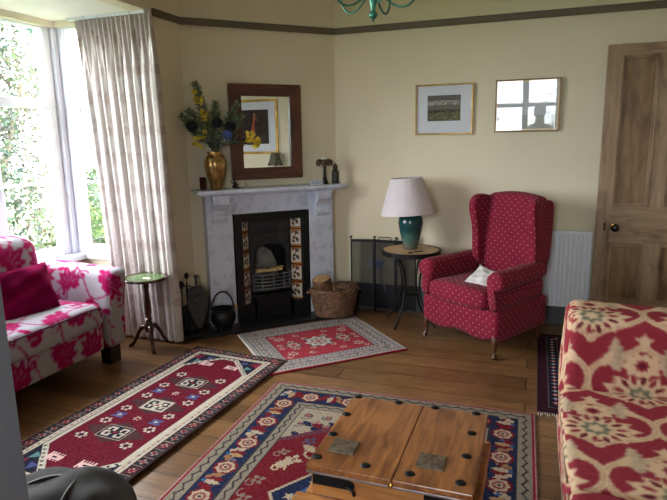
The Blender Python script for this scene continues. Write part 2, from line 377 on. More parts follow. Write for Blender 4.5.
# ------------------------------------------------------------------ fabric and rug designs
def leafpoly(x, y, ang, L, wd, n=5, jag=.25):
    """serrated leaf outline"""
    P = []
    m = n * 2 + 1
    for s in (1, -1):
        R = []
        for k in range(m + 1):
            t = k / m; wv = wd * math.sin(PI * t ** .8) * (1 + (jag if k % 2 else -jag)) if 0 < k < m else 0
            R.append((t * L, s * wv))
        P += R if s == 1 else R[::-1][1:-1]
    ca, sa = math.cos(ang), math.sin(ang)
    return [(x + a * ca - b * sa, y + a * sa + b * ca) for a, b in P]
def curl(x, y, r, a0, turns, n=22, decay=.75):
    return [(x + r * (1 - decay * k / n) * math.cos(a0 + turns * 2 * PI * k / n), y + r * (1 - decay * k / n) * math.sin(a0 + turns * 2 * PI * k / n)) for k in range(n + 1)]
def magenta_damask():
    bg = (168, 164, 174); mg = (160, 12, 84); R = Ras(.46, .46, .0025, bg); dk = (168, 10, 92)
    def petal(x, y, a, L, w_, c=mg):
        P = [(t * L, w_ * math.sin(PI * t ** .7) * (1 + .10 * math.sin(t * 16))) for t in np.linspace(0, 1, 13)]; P += [(a_, -b_) for a_, b_ in P[::-1][1:-1]]
        ca, sa = math.cos(a), math.sin(a); R.poly([(x + p * ca - q * sa, y + p * sa + q * ca) for p, q in P], c, True)
    def vineleaf(x, y, a, s):
        for da, L in ((-1.9, .055), (-1.15, .078), (-.55, .088), (0, .105), (.55, .088), (1.15, .078), (1.9, .055)):
            petal(x, y, a + da, L * s, .024 * s)
        for da, L in ((-1.15, .05), (-.55, .058), (0, .072), (.55, .058), (1.15, .05)):
            R.line([(x + .016 * s * math.cos(a + da), y + .016 * s * math.sin(a + da)), (x + L * s * math.cos(a + da), y + L * s * math.sin(a + da))], .0032, bg, True)
    def vine(*pts):
        P = bez(*[(p[0], p[1], 0) for p in pts], 22); R.line([(p[0], p[1]) for p in P], .0085, mg, True)
    vine((.02, 0), (-.08, .12), (.20, .16), (.14, .30)); vine((.14, .30), (.10, .40), (.02, .36), (.02, .46))
    vine((.26, .10), (.38, .06), (.44, .20), (.36, .28)); vine((.36, .28), (.30, .36), (.40, .44), (.26, .56)); vine((.14, .30), (.22, .24), (.22, .16), (.26, .10))
    for x, y, r, a, t in ((.20, .235, .042, .5, 1.15), (.43, .10, .040, 2.4, -1.15), (.30, .40, .042, 4.2, 1.1), (.07, .40, .036, .8, -1.1), (.08, .10, .036, 3.0, 1.1)):
        R.line(curl(x, y, r, a, t), .009, mg, True); R.disc(x, y, .011, mg, wrap=True)
    vineleaf(.12, .17, 1.9, 1.25); vineleaf(.36, .20, .5, 1.3); vineleaf(.22, .42, 2.6, 1.15); vineleaf(.44, .38, 1.3, 1.1); vineleaf(.24, .04, -.9, 1.1)
    for x, y, a, L in ((.02, .26, .3, .07), (.30, .30, -.8, .07), (.16, .34, .2, .07), (.40, .02, 1.2, .08), (.05, .05, 2.2, .07), (.34, .47, .4, .07)): petal(x, y, a, L, L * .26)
    return R
def ogee_damask():
    red = (142, 46, 58); cr = (212, 182, 148); tp = (150, 132, 112); gr = (120, 116, 96); dr = (104, 30, 44)
    R = Ras(.40, .72, .003, red)
    def pal(x, y, s, big):
        n = 14 if big else 10; r = (.136 if big else .074) * s
        P = []
        for k in range(n * 2):
            a = PI * k / n + .1; rr = r * (1.0 if k % 2 == 0 else .74) * (1 + .16 * math.cos(2 * a))
            P.append((x + rr * math.cos(a), y + rr * .92 * math.sin(a)))
        R.poly(P, cr, True)
        for k in range(n):
            a = 2 * PI * k / n + .1
            if big: R.poly(leafpoly(x + r * .45 * math.cos(a), y + r * .42 * math.sin(a), a, r * .36, r * .07, 2, .1), (dr if k % 2 else red), True)
        R.star(x, y, r * .42, 8, gr if big else red, .65, 0, 1, True); R.star(x, y, r * .24, 6, cr if big else dr, .6, .3, 1, True)
    for ox, oy in ((0, 0), (.20, .36)):
        for sg in (-1, 1):
            P = bez((ox, oy - .18, 0), (ox + sg * .045, oy - .10, 0), (ox + sg * .20, oy - .12, 0), (ox + sg * .20, oy, 0), 16)
            Q = bez((ox + sg * .20, oy, 0), (ox + sg * .20, oy + .12, 0), (ox + sg * .045, oy + .10, 0), (ox, oy + .18, 0), 16)
            for w_, c_ in ((.027, cr), (.008, (190, 154, 126))):
                R.line([(p[0], p[1]) for p in P] + [(p[0], p[1]) for p in Q], w_, c_, True)
    for ox, oy in ((0, 0), (.20, .36)):
        pal(ox, oy - .055, 1, True); pal(ox, oy + .085, 1, False)
        for sg in (-1, 1):
            R.poly(leafpoly(ox + sg * .092, oy + .045, PI / 2 - sg * .1, .16, .034, 6, .25), (190, 166, 138), True)
            R.poly(leafpoly(ox + sg * .15, oy + .07, PI / 2 + sg * .5, .08, .02, 4, .25), cr, True)
            R.line([(ox + sg * .092, oy + .045), (ox + sg * .08, oy + .16)], .004, tp, True)
        R.disc(ox, oy + .155, .012, cr, wrap=True)
        R.star(ox, oy + .19, .04, 5, cr, .5, PI / 2, 1, True)
    # woven mottling
    R.a += rng.normal(0, 6, R.a.shape[:2])[..., None]; R.a = np.clip(R.a, 0, 255); return R
def curtain_print():
    bg = (202, 194, 192); br = (166, 151, 148); R = Ras(.36, .42, .004, bg)
    for x, y, a, s in ((.08, .10, .8, 1.1), (.26, .30, 2.4, 1.1), (.22, .05, 1.7, .9), (.04, .32, .2, 1), (.16, .20, 4.2, .9), (.30, .17, .3, .8), (.14, .37, 1.2, .8)):
        R.poly(leafpoly(x, y, a, .10 * s, .034 * s, 4, .15), br, True)
        R.poly(leafpoly(x, y, a, .095 * s, .024 * s, 4, .15), (190, 177, 173), True)
        R.line([(x - .05 * math.cos(a), y - .05 * math.sin(a)), (x + .08 * s * math.cos(a), y + .08 * s * math.sin(a))], .005, br, True)
        R.line(curl(x - .03, y + .04, .03, a, .9), .004, br, True)
    return R
def speck(R, amt): R.a += rng.normal(0, amt, R.a.shape[:2])[..., None]; R.a = np.clip(R.a, 0, 255)
def along(w, h, off, step):
    """points with direction along a rectangle inset by off"""
    out = []
    for (x0, y0, x1, y1) in ((off, off, w - off, off), (w - off, off, w - off, h - off), (w - off, h - off, off, h - off), (off, h - off, off, off)):
        L = math.hypot(x1 - x0, y1 - y0); n = max(1, int(round(L / step)))
        for k in range(n): out.append((x0 + (x1 - x0) * (k + .5) / n, y0 + (y1 - y0) * (k + .5) / n, math.atan2(y1 - y0, x1 - x0), k))
    return out
def rug_runner(w, h):
    mar = (92, 16, 34); wh = (178, 168, 152); nv = (28, 28, 44); br = (62, 46, 42); rd = (128, 26, 44); bl = (66, 78, 122)
    R = Ras(w, h, .006, br)
    R.rect(.012, .012, w - .012, h - .012, (44, 34, 40))
    for x, y, a, k in along(w, h, .046, .075):     # outer dark band of squares with crosses
        c = ((96, 40, 50), (40, 36, 50), (70, 62, 66))[k % 3]; R.star(x, y, .040, 2, c, .71, PI / 4); R.star(x, y, .028, 4, (146, 128, 114), .35, a); R.disc(x, y, .010, rd)
        R.line([(x + .0375 * math.cos(a) - .028 * math.sin(a), y + .0375 * math.sin(a) + .028 * math.cos(a)), (x + .0375 * math.cos(a) + .028 * math.sin(a), y + .0375 * math.sin(a) - .028 * math.cos(a))], .007, (120, 104, 96))
    R.rect(.084, .084, w - .084, h - .084, (176, 164, 148))     # beige guard band
    for x, y, a, k in along(w, h, .103, .034):
        R.star(x, y, .014, 2, (112, 92, 92) if k % 2 else (150, 120, 112), .5, a)
    R.rect(.122, .122, w - .122, h - .122, nv)
    # corners: blue-black spandrels with coloured triangles
    for cx in (.15, w - .15):
        for cy in (.17, h - .17):
            R.star(cx, cy, .05, 3, (120, 30, 50), .5, 1); R.star(cx + .03 * (1 if cx < w / 2 else -1), cy + .07 * (1 if cy < h / 2 else -1), .035, 3, (84, 120, 120), .5); 
            R.star(cx + .09 * (1 if cx < w / 2 else -1), cy + .0, .035, 3, (70, 74, 120), .5, .4)
    m = w / 2; a0, b0 = .125, w - .125
    hexp = lambda e: [(m - .07 + e, .135 + e), (m + .07 - e, .135 + e), (b0 - e, .33 + e * .6), (b0 - e, h - .33 - e * .6), (m + .07 - e, h - .135 - e), (m - .07 + e, h - .135 - e), (a0 + e, h - .33 - e * .6), (a0 + e, .33 + e * .6)]
    R.poly(hexp(0), wh)
    H_ = hexp(.010)
    for i in range(8):      # stepped teeth on the white outline
        (xa, ya), (xb, yb) = H_[i], H_[(i + 1) % 8]; n = int(math.hypot(xb - xa, yb - ya) / .036)
        if i in (2, 6): continue
        for k in range(n):
            t = (k + .5) / n; R.star(xa + (xb - xa) * t, ya + (yb - ya) * t, .012, 2, nv, .7)
    R.poly(hexp(.024), mar); 
    for j in range(3):
        cy = h / 2 + (j - 1) * .325
        R.star(m, cy, .20, 2, (66, 40, 42), .62, 0, .85)
        for sx, sy in ((1, 1), (1, -1), (-1, 1), (-1, -1)):
            x, y = m + sx * .150, cy + sy * .085
            for k in range(6): R.disc(x + .026 * math.cos(k * PI / 3), y + .022 * math.sin(k * PI / 3), .010, wh)
            R.disc(x, y, .009, nv)
        R.rect(m - .085, cy - .062, m + .085, cy + .062, (150, 132, 120)); R.rect(m - .078, cy - .055, m + .078, cy + .055, nv if j != 1 else wh)
        c1 = wh if j != 1 else nv
        for sx in (-1, 1):
            for sy in (-1, 1):
                R.rect(*sorted2(m + sx * .016, cy + sy * .012, m + sx * .030, cy + sy * .046), c1); R.rect(*sorted2(m + sx * .030, cy + sy * .034, m + sx * .064, cy + sy * .046), c1)
                R.rect(*sorted2(m + sx * .052, cy + sy * .010, m + sx * .066, cy + sy * .034), c1)
        R.star(m, cy, .014, 4, rd, .6); R.rect(m - .07, cy - .006, m - .03, cy + .006, c1); R.rect(m + .03, cy - .006, m + .07, cy + .006, c1)
        if j < 2:
            for sx in (-1, 1):
                y = cy + .1625; R.poly([(m + sx * .09, y - .028), (m + sx * .17, y - .028), (m + sx * .15, y), (m + sx * .17, y + .028), (m + sx * .09, y + .028), (m + sx * .10, y)], bl)
                R.star(m + sx * .125, y, .016, 3, wh, .5)
            R.star(m, cy + .1625, .028, 6, wh, .45); R.disc(m, cy + .1625, .01, rd)
    for yy in (.30, h - .30):
        for x in (m - .10, m + .10, m):
            y2 = yy + (.10 if yy > h / 2 else -.10) * (1 if x == m else .35)
            if x == m: continue
            R.rect(x - .045, y2 - .018, x + .045, y2 + .018, (206, 168, 164))
            for k in range(5): R.rect(x - .045 + k * .019, y2 - .032, x - .036 + k * .019, y2 + .032, (206, 168, 164))
            R.rect(x - .016, y2 - .008, x + .016, y2 + .008, nv)
    speck(R, 7); return R
def sorted2(x0, y0, x1, y1): return min(x0, x1), min(y0, y1), max(x0, x1), max(y0, y1)
def rug_large(w, h):
    gb = (122, 112, 98); nv = (26, 34, 60); rd = (96, 20, 30); cr = (160, 142, 120); ch = (46, 44, 48); bl = (52, 82, 120)
    R = Ras(w, h, .0055, (150, 116, 114)); R.rect(.010, .010, w - .010, h - .010, (120, 26, 44)); R.rect(.022, .022, w - .022, h - .022, gb)
    def zig(off):
        for x, y, a, k in along(w, h, off, .036):
            s = 1 if k % 2 else -1; ca, sa = math.cos(a), math.sin(a)
            R.line([(x - .02 * ca + s * .010 * -sa, y - .02 * sa + s * .010 * ca), (x + .02 * ca + s * .010 * -sa * -1, y + .02 * sa - s * .010 * ca)], .009, ch)
    zig(.055); R.rect(.090, .090, w - .090, h - .090, ch); R.rect(.096, .096, w - .096, h - .096, nv)
    for x, y, a, k in along(w, h, .162, .235):
        R.disc(x, y, .060, rd, .056); R.star(x, y, .050, 7, cr, .84); R.disc(x, y, .030, (122, 66, 66)); R.star(x, y, .022, 6, cr, .6); R.disc(x, y, .008, nv)
        ca, sa = math.cos(a), math.sin(a); x2, y2 = x + .117 * ca, y + .117 * sa
        for q in (-1, 1): R.poly(leafpoly(x2 - q * .02 * ca - .055 * -sa, y2 - q * .02 * sa - .055 * ca, a + PI / 2 + q * .5, .10, .020, 3, .3), (cr, (132, 96, 70), rd)[(k + q) % 3]); R.star(x2 + q * .045 * ca, y2 + q * .045 * sa, .020, 3, (bl, rd)[k % 2], .5, k)
        R.poly(leafpoly(x2 - .05 * -sa, y2 - .05 * ca, a + PI / 2 + .25, .10, .026, 3, .2), rd); R.poly(leafpoly(x2 - .045 * -sa, y2 - .045 * ca, a + PI / 2 - .1, .09, .017, 3, .2), cr if k % 2 else (150, 120, 84))
        R.disc(x2 + .045 * sa, y2 - .045 * ca, .012, bl)
    R.rect(.228, .228, w - .228, h - .228, ch); R.rect(.234, .234, w - .234, h - .234, gb); zig(.262); R.rect(.290, .290, w - .290, h - .290, ch)
    a, b, c, d_ = .296, w - .296, .296, h - .296
    R.rect(a, c, b, d_, (142, 130, 112)); m = w / 2; n = h / 2      # cream corners
    for sx in (-1, 1):
        for sy in (-1, 1):
            for (ux, uy) in ((.36, .62), (.22, .64), (.38, .50), (.30, .57)):
                x, y = m + sx * ux, n + sy * uy
                R.poly(leafpoly(x, y, .6 * sx, .09, .03, 4, .3), rd); R.poly(leafpoly(x, y - .03, 2.5 * sy, .08, .022, 4, .3), nv); R.star(x + .02, y + .02, .02, 5, (140, 88, 78), .5)
    for sx in (-1, 1):
        for sy in (-1, 1):
            for (ux, uy, r_) in ((.42, .70, .03), (.30, .70, .025), (.16, .70, .022), (.43, .60, .02), (.27, .60, .03), (.42, .46, .02), (.14, .64, .02)):
                x, y = m + sx * ux, n + sy * uy; R.star(x, y, r_, 6, (88, 40, 44), .5, ux * 7); R.disc(x, y, r_ * .35, (150, 90, 80)); R.line(curl(x, y, r_ * 1.5, ux * 9, .7), .006, nv)
    R.poly([(m - .10, c + .05), (m + .10, c + .05), (b, c + .34), (b, d_ - .34), (m + .10, d_ - .05), (m - .10, d_ - .05), (a, d_ - .34), (a, c + .34)], (84, 44, 54))
    R.poly([(m - .08, c + .09), (m + .08, c + .09), (b - .0, c + .38), (b - .0, d_ - .38), (m + .08, d_ - .09), (m - .08, d_ - .09), (a + .0, d_ - .38), (a + .0, c + .38)], rd)
    for sx in (-1, 1):
        for sy in (-1, 1):
            x, y = m + sx * .25, n + sy * .36
            R.poly(leafpoly(x, y, .9, .11, .03, 4, .3), cr); R.poly(leafpoly(x, y, 2.6, .10, .026, 4, .3), (150, 132, 110)); R.line(curl(x, y - .02, .05, 3, .8), .012, cr); R.star(x + .05, y + .08, .026, 6, (170, 150, 120), .6)
            x, y = m + sx * .38, n + sy * .18
            R.poly(leafpoly(x, y, 1.2, .1, .03, 4, .3), cr); R.line(curl(x, y, .04, 0, .9), .01, (170, 150, 120)); 
    for sx in (-1, 1):
        for sy in (-1, 1):
            for ux, uy, s_, c_ in ((.33, .27, .05, cr), (.13, .43, .06, cr), (.40, .32, .035, (120, 104, 90)), (.05, .50, .04, (120, 104, 90)), (.31, .45, .04, (60, 66, 84)), (.42, .07, .04, (120, 104, 90)), (.20, .50, .03, (130, 80, 60)), (.18, .33, .03, (60, 66, 84))):
                x, y = m + sx * ux, n + sy * uy
                for q in range(4): R.poly(leafpoly(x, y, q * 1.6 + ux * 9, s_, s_ * .28, 2, .3), c_)
                R.disc(x, y, s_ * .25, rd); R.line(curl(x + sx * .02, y - sy * .03, s_ * .8, ux * 20, .7), .007, c_)
    me = [(m - .34, n), (m - .20, n - .20), (m, n - .28), (m + .20, n - .20), (m + .34, n), (m + .20, n + .20), (m, n + .28), (m - .20, n + .20)]
    R.poly(me, cr); R.poly([(m + (x - m) * .95, n + (y - n) * .95) for x, y in me], nv); R.poly([(m + (x - m) * .72, n + (y - n) * .72) for x, y in me], bl)
    for k in range(8):
        t = k * PI / 4; R.star(m + .24 * math.cos(t), n + .19 * math.sin(t), .03, 5, cr, .5); R.disc(m + .17 * math.cos(t + .4), n + .13 * math.sin(t + .4), .018, rd)
    R.star(m, n, .10, 8, rd, .6); R.star(m, n, .05, 6, cr, .6)
    speck(R, 7); return R
def rug_small(w, h):
    lt = (152, 144, 142); dk = (78, 72, 76); pk = (150, 50, 62); cr = (178, 156, 142)
    R = Ras(w, h, .006, (200, 190, 182)); R.rect(.0, .0, w, .020, (140, 30, 46)); R.rect(.0, h - .02, w, h, (140, 30, 46)); R.rect(.012, .012, w - .012, h - .012, lt)
    for off, st, r in ((.045, .03, .012), (.10, .062, .030), (.155, .03, .012)):
        for x, y, a, k in along(w, h, off, st):
            R.star(x, y, r, 4, dk if k % 2 or r < .02 else (120, 96, 96), .55, a); 
            if r > .02: R.disc(x, y, .010, lt); R.star(x + st / 2 * math.cos(a), y + st / 2 * math.sin(a), .012, 3, (96, 90, 92), .5)
    for off in (.068, .134): 
        for q in (0,): R.line([(off, off), (w - off, off), (w - off, h - off), (off, h - off), (off, off)], .005, (92, 84, 86))
    R.rect(.175, .175, w - .175, h - .175, dk); R.rect(.181, .181, w - .181, h - .181, pk); m, n = w / 2, h / 2
    for sx in (-1, 1):
        for sy in (-1, 1):
            for ux, uy, r in ((.26, .16, .05), (.12, .19, .035), (.20, .06, .04), (.08, .10, .03), (.30, .03, .03), (.30, .22, .03)):
                x, y = m + sx * ux, n + sy * uy; R.star(x, y, r, 6, cr, .5, ux * 9); R.star(x, y, r * .5, 5, (150, 60, 70), .5); R.line([(x, y), (x - sx * .06, y - sy * .02)], .006, (110, 50, 60))
    for sx in (-1, 1): R.star(m + sx * .2, n, .075, 4, dk, .7); R.star(m + sx * .2, n, .06, 8, cr, .6); R.star(m + sx * .2, n, .03, 6, pk, .6)
    R.star(m, n, .125, 4, dk, .72, PI / 4); R.star(m, n, .112, 8, (178, 170, 166), .72); R.star(m, n, .075, 8, (120, 100, 106), .6); R.star(m, n, .055, 6, cr, .6); R.disc(m, n, .018, pk)
    speck(R, 8); return R
def rug_dark(w, h):
    mr = (52, 20, 32); bl = (76, 92, 120); R = Ras(w, h, .006, (40, 18, 28)); R.rect(.02, .02, w - .02, h - .02, mr)
    R.rect(.06, .06, w - .06, h - .06, (90, 84, 90)); R.rect(.066, .066, w - .066, h - .066, (30, 26, 40))
    for x, y, a, k in along(w, h, .1, .055): R.star(x, y, .026, 4, bl if k % 2 else (140, 60, 70), .5, a); R.disc(x, y, .008, (190, 180, 170))
    R.rect(.134, .134, w - .134, h - .134, (90, 84, 90)); R.rect(.14, .14, w - .14, h - .14, (70, 22, 34))
    for k in range(7): R.star(w / 2, .25 + k * (h - .5) / 6, .09, 4, (38, 30, 52), .6); R.star(w / 2, .25 + k * (h - .5) / 6, .04, 6, (150, 120, 100), .5)
    speck(R, 6); return R
RUGM = attr_mat('woven_rug_wool', .95, .4, 500, .1)
def rug(name, label, R, loc, rz, z, fringe=None, thick=.010):
    w, h = R.w, R.h; nx, ny = R.nx, R.ny
    gx, gy = np.meshgrid(np.linspace(-w / 2, w / 2, nx + 1), np.linspace(-h / 2, h / 2, ny + 1), indexing='ij')
    gz = z + thick + .0012 * np.sin(gx * 9 + gy * 4) + .0008 * np.sin(gy * 13)
    edge = (np.abs(np.abs(gx) - w / 2) < 1e-6) | (np.abs(np.abs(gy) - h / 2) < 1e-6); gz[edge] = z + thick * .5
    me = bpy.data.meshes.new('pile'); V = np.stack([gx, gy, gz], -1).reshape(-1, 3)
    i, j = np.meshgrid(np.arange(nx), np.arange(ny), indexing='ij'); q = i * (ny + 1) + j
    F = np.stack([q, q + ny + 1, q + ny + 2, q + 1], -1).reshape(-1, 4)
    nF = len(F); base = len(V)
    V = np.concatenate([V, [(x, y, z) for x, y in ((-w / 2, -h / 2), (w / 2, -h / 2), (w / 2, h / 2), (-w / 2, h / 2))]])
    b = [(base + 3, base + 2, base + 1, base)]
    me.from_pydata(V.tolist(), [], F.tolist() + b); me.materials.append(RUGM)
    col = np.zeros((nF + 1, 3)); col[:nF] = R.a[j.reshape(-1), i.reshape(-1)]; col[-1] = (90, 40, 40)
    lc = np.repeat(col, 4, axis=0); put(me, lc, 'CORNER')
    root = empty(name, label, 'rug', (loc[0], loc[1], 0), rz)
    o = bpy.data.objects.new('pile', me); COL.objects.link(o); o.parent = root
    if fringe:
        FM = plain('cream_fringe_thread', (190, 178, 166), .9)
        for sg in fringe:
            f = MB(); n = int(w / .012)
            for k in range(n):
                x = -w / 2 + .006 + k * .012; L = .035 + .012 * math.sin(k * 1.7); f.tube([(x, sg * h / 2, z + .005), (x + .004 * math.sin(k * 2.3), sg * (h / 2 + L * .5), z + .004), (x + .007 * math.sin(k * 3.1), sg * (h / 2 + L), z + .0025)], .0022, 4)
            f.build('fringe', FM, root)['kind'] = 'stuff'
    return root
rug('hearth_rug', 'small faded pink and grey patterned rug in front of the fireplace', rug_small(1.04, .88), (-1.495, 3.782), math.radians(43.5), .001)
rug('runner_rug', 'dark red runner rug with three square medallions beside the pink sofa', rug_runner(.76, 1.76), (-1.985, 2.49), math.radians(-3.6), .0125)
rug('large_rug', 'large red rug with navy flower border under the wooden coffee table', rug_large(1.54, 2.15), (-.69, 1.975), math.radians(1.2), .001)
rug('dark_rug', 'narrow dark maroon rug running behind the cream and red sofa', rug_dark(.72, 1.34), (.425, 3.775), 0, .001, fringe=(-1,))

# ------------------------------------------------------------------ left sofa (pink floral)
MAG = magenta_damask().soften(1); UPH = attr_mat('woven_damask_upholstery', .9, .25, 300, .15, 0)
fp_ = lambda a, b: MAG.lookup((a + .11) * .80, (b + .05) * .80)
sf = empty('sofa', 'pale grey sofa with bold magenta flowers in the bay window', 'sofa', (-3.05, 2.2, 0), 0)
def soft(name, mb, fn, parent, mat=None):
    o = mb.build(name, mat or UPH, parent, smooth=180); paint(o, fn); return o
def armf(V):      # flared outward-leaning padded arm
    V = V.copy(); t = np.clip((V[:, 2] - .12) / .55, 0, 1); V[:, 1] += .06 * t ** 2 * np.sign(V[:, 1] - 0) * 1; V[:, 2] -= .03 * np.clip((V[:, 0] + .3) / .6, -1, 1) * t; return V
soft('arm', rbox(-.305, .72, .12, .385, .90, .685, .055, .011, armf), fp_, sf)
soft('arm', rbox(-.305, -1.16, .12, .385, -.98, .685, .055, .012, armf), fp_, sf)
soft('base', rbox(-.30, -.98, .12, .33, .72, .30, .02, .013), fp_, sf)
def seatf(V):
    V = V.copy(); t = (V[:, 2] > .38); V[:, 2] += t * .035 * np.cos(np.clip(V[:, 1] % .9 - .45, -.45, .45) * PI / .9) ** .6; V[:, 0] += .03 * np.exp(-((V[:, 2] - .37) / .08) ** 2) * (V[:, 0] > .2); return V
for k, (a, b) in enumerate(((-.98, -.132), (-.128, .72))):
    def sfn(V, a=a, b=b):
        V = V.copy(); u = (V[:, 1] - a) / (b - a) * 2 - 1; q = (V[:, 0] + .25) / .33 - .9
        V[:, 2] += (V[:, 2] > .40) * .035 * np.clip(1 - u ** 4, 0, 1) * np.clip(1 - np.clip(q, -1, 1) ** 4, 0, 1); V[:, 0] += (V[:, 0] > .2) * .035 * np.clip(1 - u ** 2, 0, 1); return V
    soft('seat_cushion', rbox(-.26, a, .30, .355, b, .445, .045, .010, sfn), fp_, sf)
soft('back', rbox(-.305, -.98, .28, -.19, .73, .80, .06, .014), fp_, sf)
for k, (a, b) in enumerate(((-.96, -.15), (-.14, .63))):
    def bfn(V, a=a, b=b):
        V = V.copy(); u = (V[:, 1] - a) / (b - a) * 2 - 1; V[:, 2] += (V[:, 2] > .7) * .03 * (1 - u ** 4); V[:, 0] += (V[:, 0] > -.2) * .05 * np.clip(1 - u ** 2, 0, 1) * np.sin(np.clip((V[:, 2] - .44) / .5, 0, 1) * PI); V[:, 0] -= .10 * (V[:, 2] - .44); return V
    soft('back_cushion', rbox(-.20, a, .44, -.01, b, .90, .085, .012, bfn), fp_, sf)
WD = plain('dark_wood_foot', (36, 24, 18), .4)
for x, y in ((.30, .80), (.30, -1.06), (-.24, .80), (-.24, -1.06)):
    MB().prism([(-.045, -.05), (.045, -.05), (.045, .05), (-.045, .05)], 0, .12, TM(x, y, 0)).build('foot', WD, sf, bevel=.006)
# piping line along the near cushion edges
pip = MB()
for a, b in ((-.98, -.132), (-.128, .72)):
    ys = np.linspace(a + .04, b - .04, 20); pip.tube([(.352 + .035 * (1 - ((y - a) / (b - a) * 2 - 1) ** 2), y, .418 + .028 * (1 - ((y - a) / (b - a) * 2 - 1) ** 4)) for y in ys], .005, 6)
pip.build('piping', plain('dark_piping', (70, 12, 40), .8), sf, smooth=60)
cu = tag(pillow(.42, .36, .15).build('cushion', plain('plum_velvet', (122, 8, 62), 1, var=.2, vs=6, bump=.6, bs=12, spec=.05), None, smooth=180), 'plain dark magenta cushion leaning in the corner of the floral sofa', 'cushion')
cu.matrix_world = TM(-2.98, 2.55, .585) @ rotm(math.radians(-22), 0, math.radians(78))
# ------------------------------------------------------------------ right sofa (cream and red)
OG = ogee_damask().soften(1); fo = lambda a, b: OG.lookup(a + .215, b + .20)
so = empty('sofa', 'cream and red ogee patterned sofa at the right edge, arm towards the door', 'sofa', (.66, 1.72, 0), 0)
def arf(V):
    V = V.copy(); V[:, 2] -= .012 * np.sin(np.clip((V[:, 0] + .51) / .9, 0, 1) * PI) * np.clip((V[:, 2] - .4) / .37, 0, 1); V[:, 0] -= .02 * np.exp(-((V[:, 2] - .45) / .25) ** 2) * (V[:, 0] < -.3); return V
soft('arm', rbox(-.50, .755, .10, .40, 1.03, .775, .055, .0072, arf), fo, so)
soft('arm', rbox(-.50, -1.03, .10, .40, -.76, .775, .055, .013, arf), fo, so)
soft('base', rbox(-.505, -.755, .10, .40, .755, .305, .03, .012), fo, so)
for a, b in ((-.755, -.002), (.002, .755)):
    def s2(V, a=a, b=b):
        V = V.copy(); u = (V[:, 1] - a) / (b - a) * 2 - 1; V[:, 2] += (V[:, 2] > .41) * .022 * np.clip(1 - u ** 4, 0, 1); V[:, 0] -= (V[:, 0] < -.3) * .012 * np.clip(1 - u ** 2, 0, 1); return V
    soft('seat_cushion', rbox(-.52, a, .305, .28, b, .445, .035, .0068, s2), fo, so)
soft('back', rbox(.26, -.75, .30, .48, .75, .86, .07, .02), fo, so)
pp = MB()
for a, b in ((-.755, -.002), (.002, .755)):
    for zz in (.432, .318): pp.tube([(-.525, a + .03, zz - .0), (-.528, (a + b) / 2, zz + (.016 if zz > .4 else 0)), (-.525, b - .03, zz)], .0045, 6)
pp.build('piping', plain('taupe_piping', (170, 140, 118), .8), so, smooth=60)
for x, y in ((-.42, .9), (-.42, -.9), (.34, .9), (.34, -.9)): MB().box(x - .04, y - .04, 0, x + .04, y + .04, .10).build('foot', WD, so, bevel=.004)

# ------------------------------------------------------------------ wingback armchair
DOT = dot_mat('plum_spotted_fabric', (128, 26, 52), (182, 134, 122)); 
ch = empty('wingback_armchair', 'dark red wingback armchair with small cream spots beside the lamp table', 'armchair', (-.325, 4.238, 0), math.radians(-32.5))
def upb(name, mb, sub=0, par=ch): o = mb.build(name, DOT, par, smooth=180, sub=sub); box_uv(o); return o
def basef(V):
    V = V.copy(); t = np.clip((V[:, 1] + .31) / .62, 0, 1); V[:, 0] *= 1 - .12 * t
    lo = (V[:, 2] < .16) & (V[:, 1] < -.25); V[:, 2] += lo * .03 * np.cos(V[:, 0] * 9) ** 2; return V
upb('base', rbox(-.345, -.310, .108, .345, .36, .345, .03, .03, basef))
def seatc(V):
    V = V.copy(); V[:, 2] += (V[:, 2] > .40) * .03 * np.clip(1 - (V[:, 0] / .27) ** 4, 0, 1); V[:, 1] -= (V[:, 1] < -.2) * .02 * np.clip(1 - (V[:, 0] / .27) ** 2, 0, 1); return V
upb('seat_cushion', rbox(-.262, -.345, .335, .262, .26, .455, .045, .02, seatc))
def arm_rings(s):
    R = []                                   # rolled arm: bulging scroll over an upright, swept front to back
    for k, y in enumerate(np.linspace(-.35, .27, 12)):
        t = k / 11; ring = []
        zc = .545 + .01 * t; rx = .078 - .010 * t; e = 1 if 0 < k < 11 else .82
        cx = .315 - .02 * t
        pts = []
        for j in range(15):                  # the scroll
            a = math.radians(-75 + j * 290 / 14 - 30); pts.append((cx + rx * e * math.cos(a), zc + rx * .95 * e * math.sin(a)))
        pts = [(cx - .045, .33), (cx + .03, .33), (cx + .036, .44)] + pts + [(cx - .050, .44)]
        R.append([(s * x, y + (.012 if e < 1 and k == 0 else 0), z) for x, z in pts])
    return R
for s in (-1, 1):
    mb = MB(); R = arm_rings(s); mb.rings(R if s < 0 else [r[::-1] for r in R][::1]); upb('arm', mb, 1)
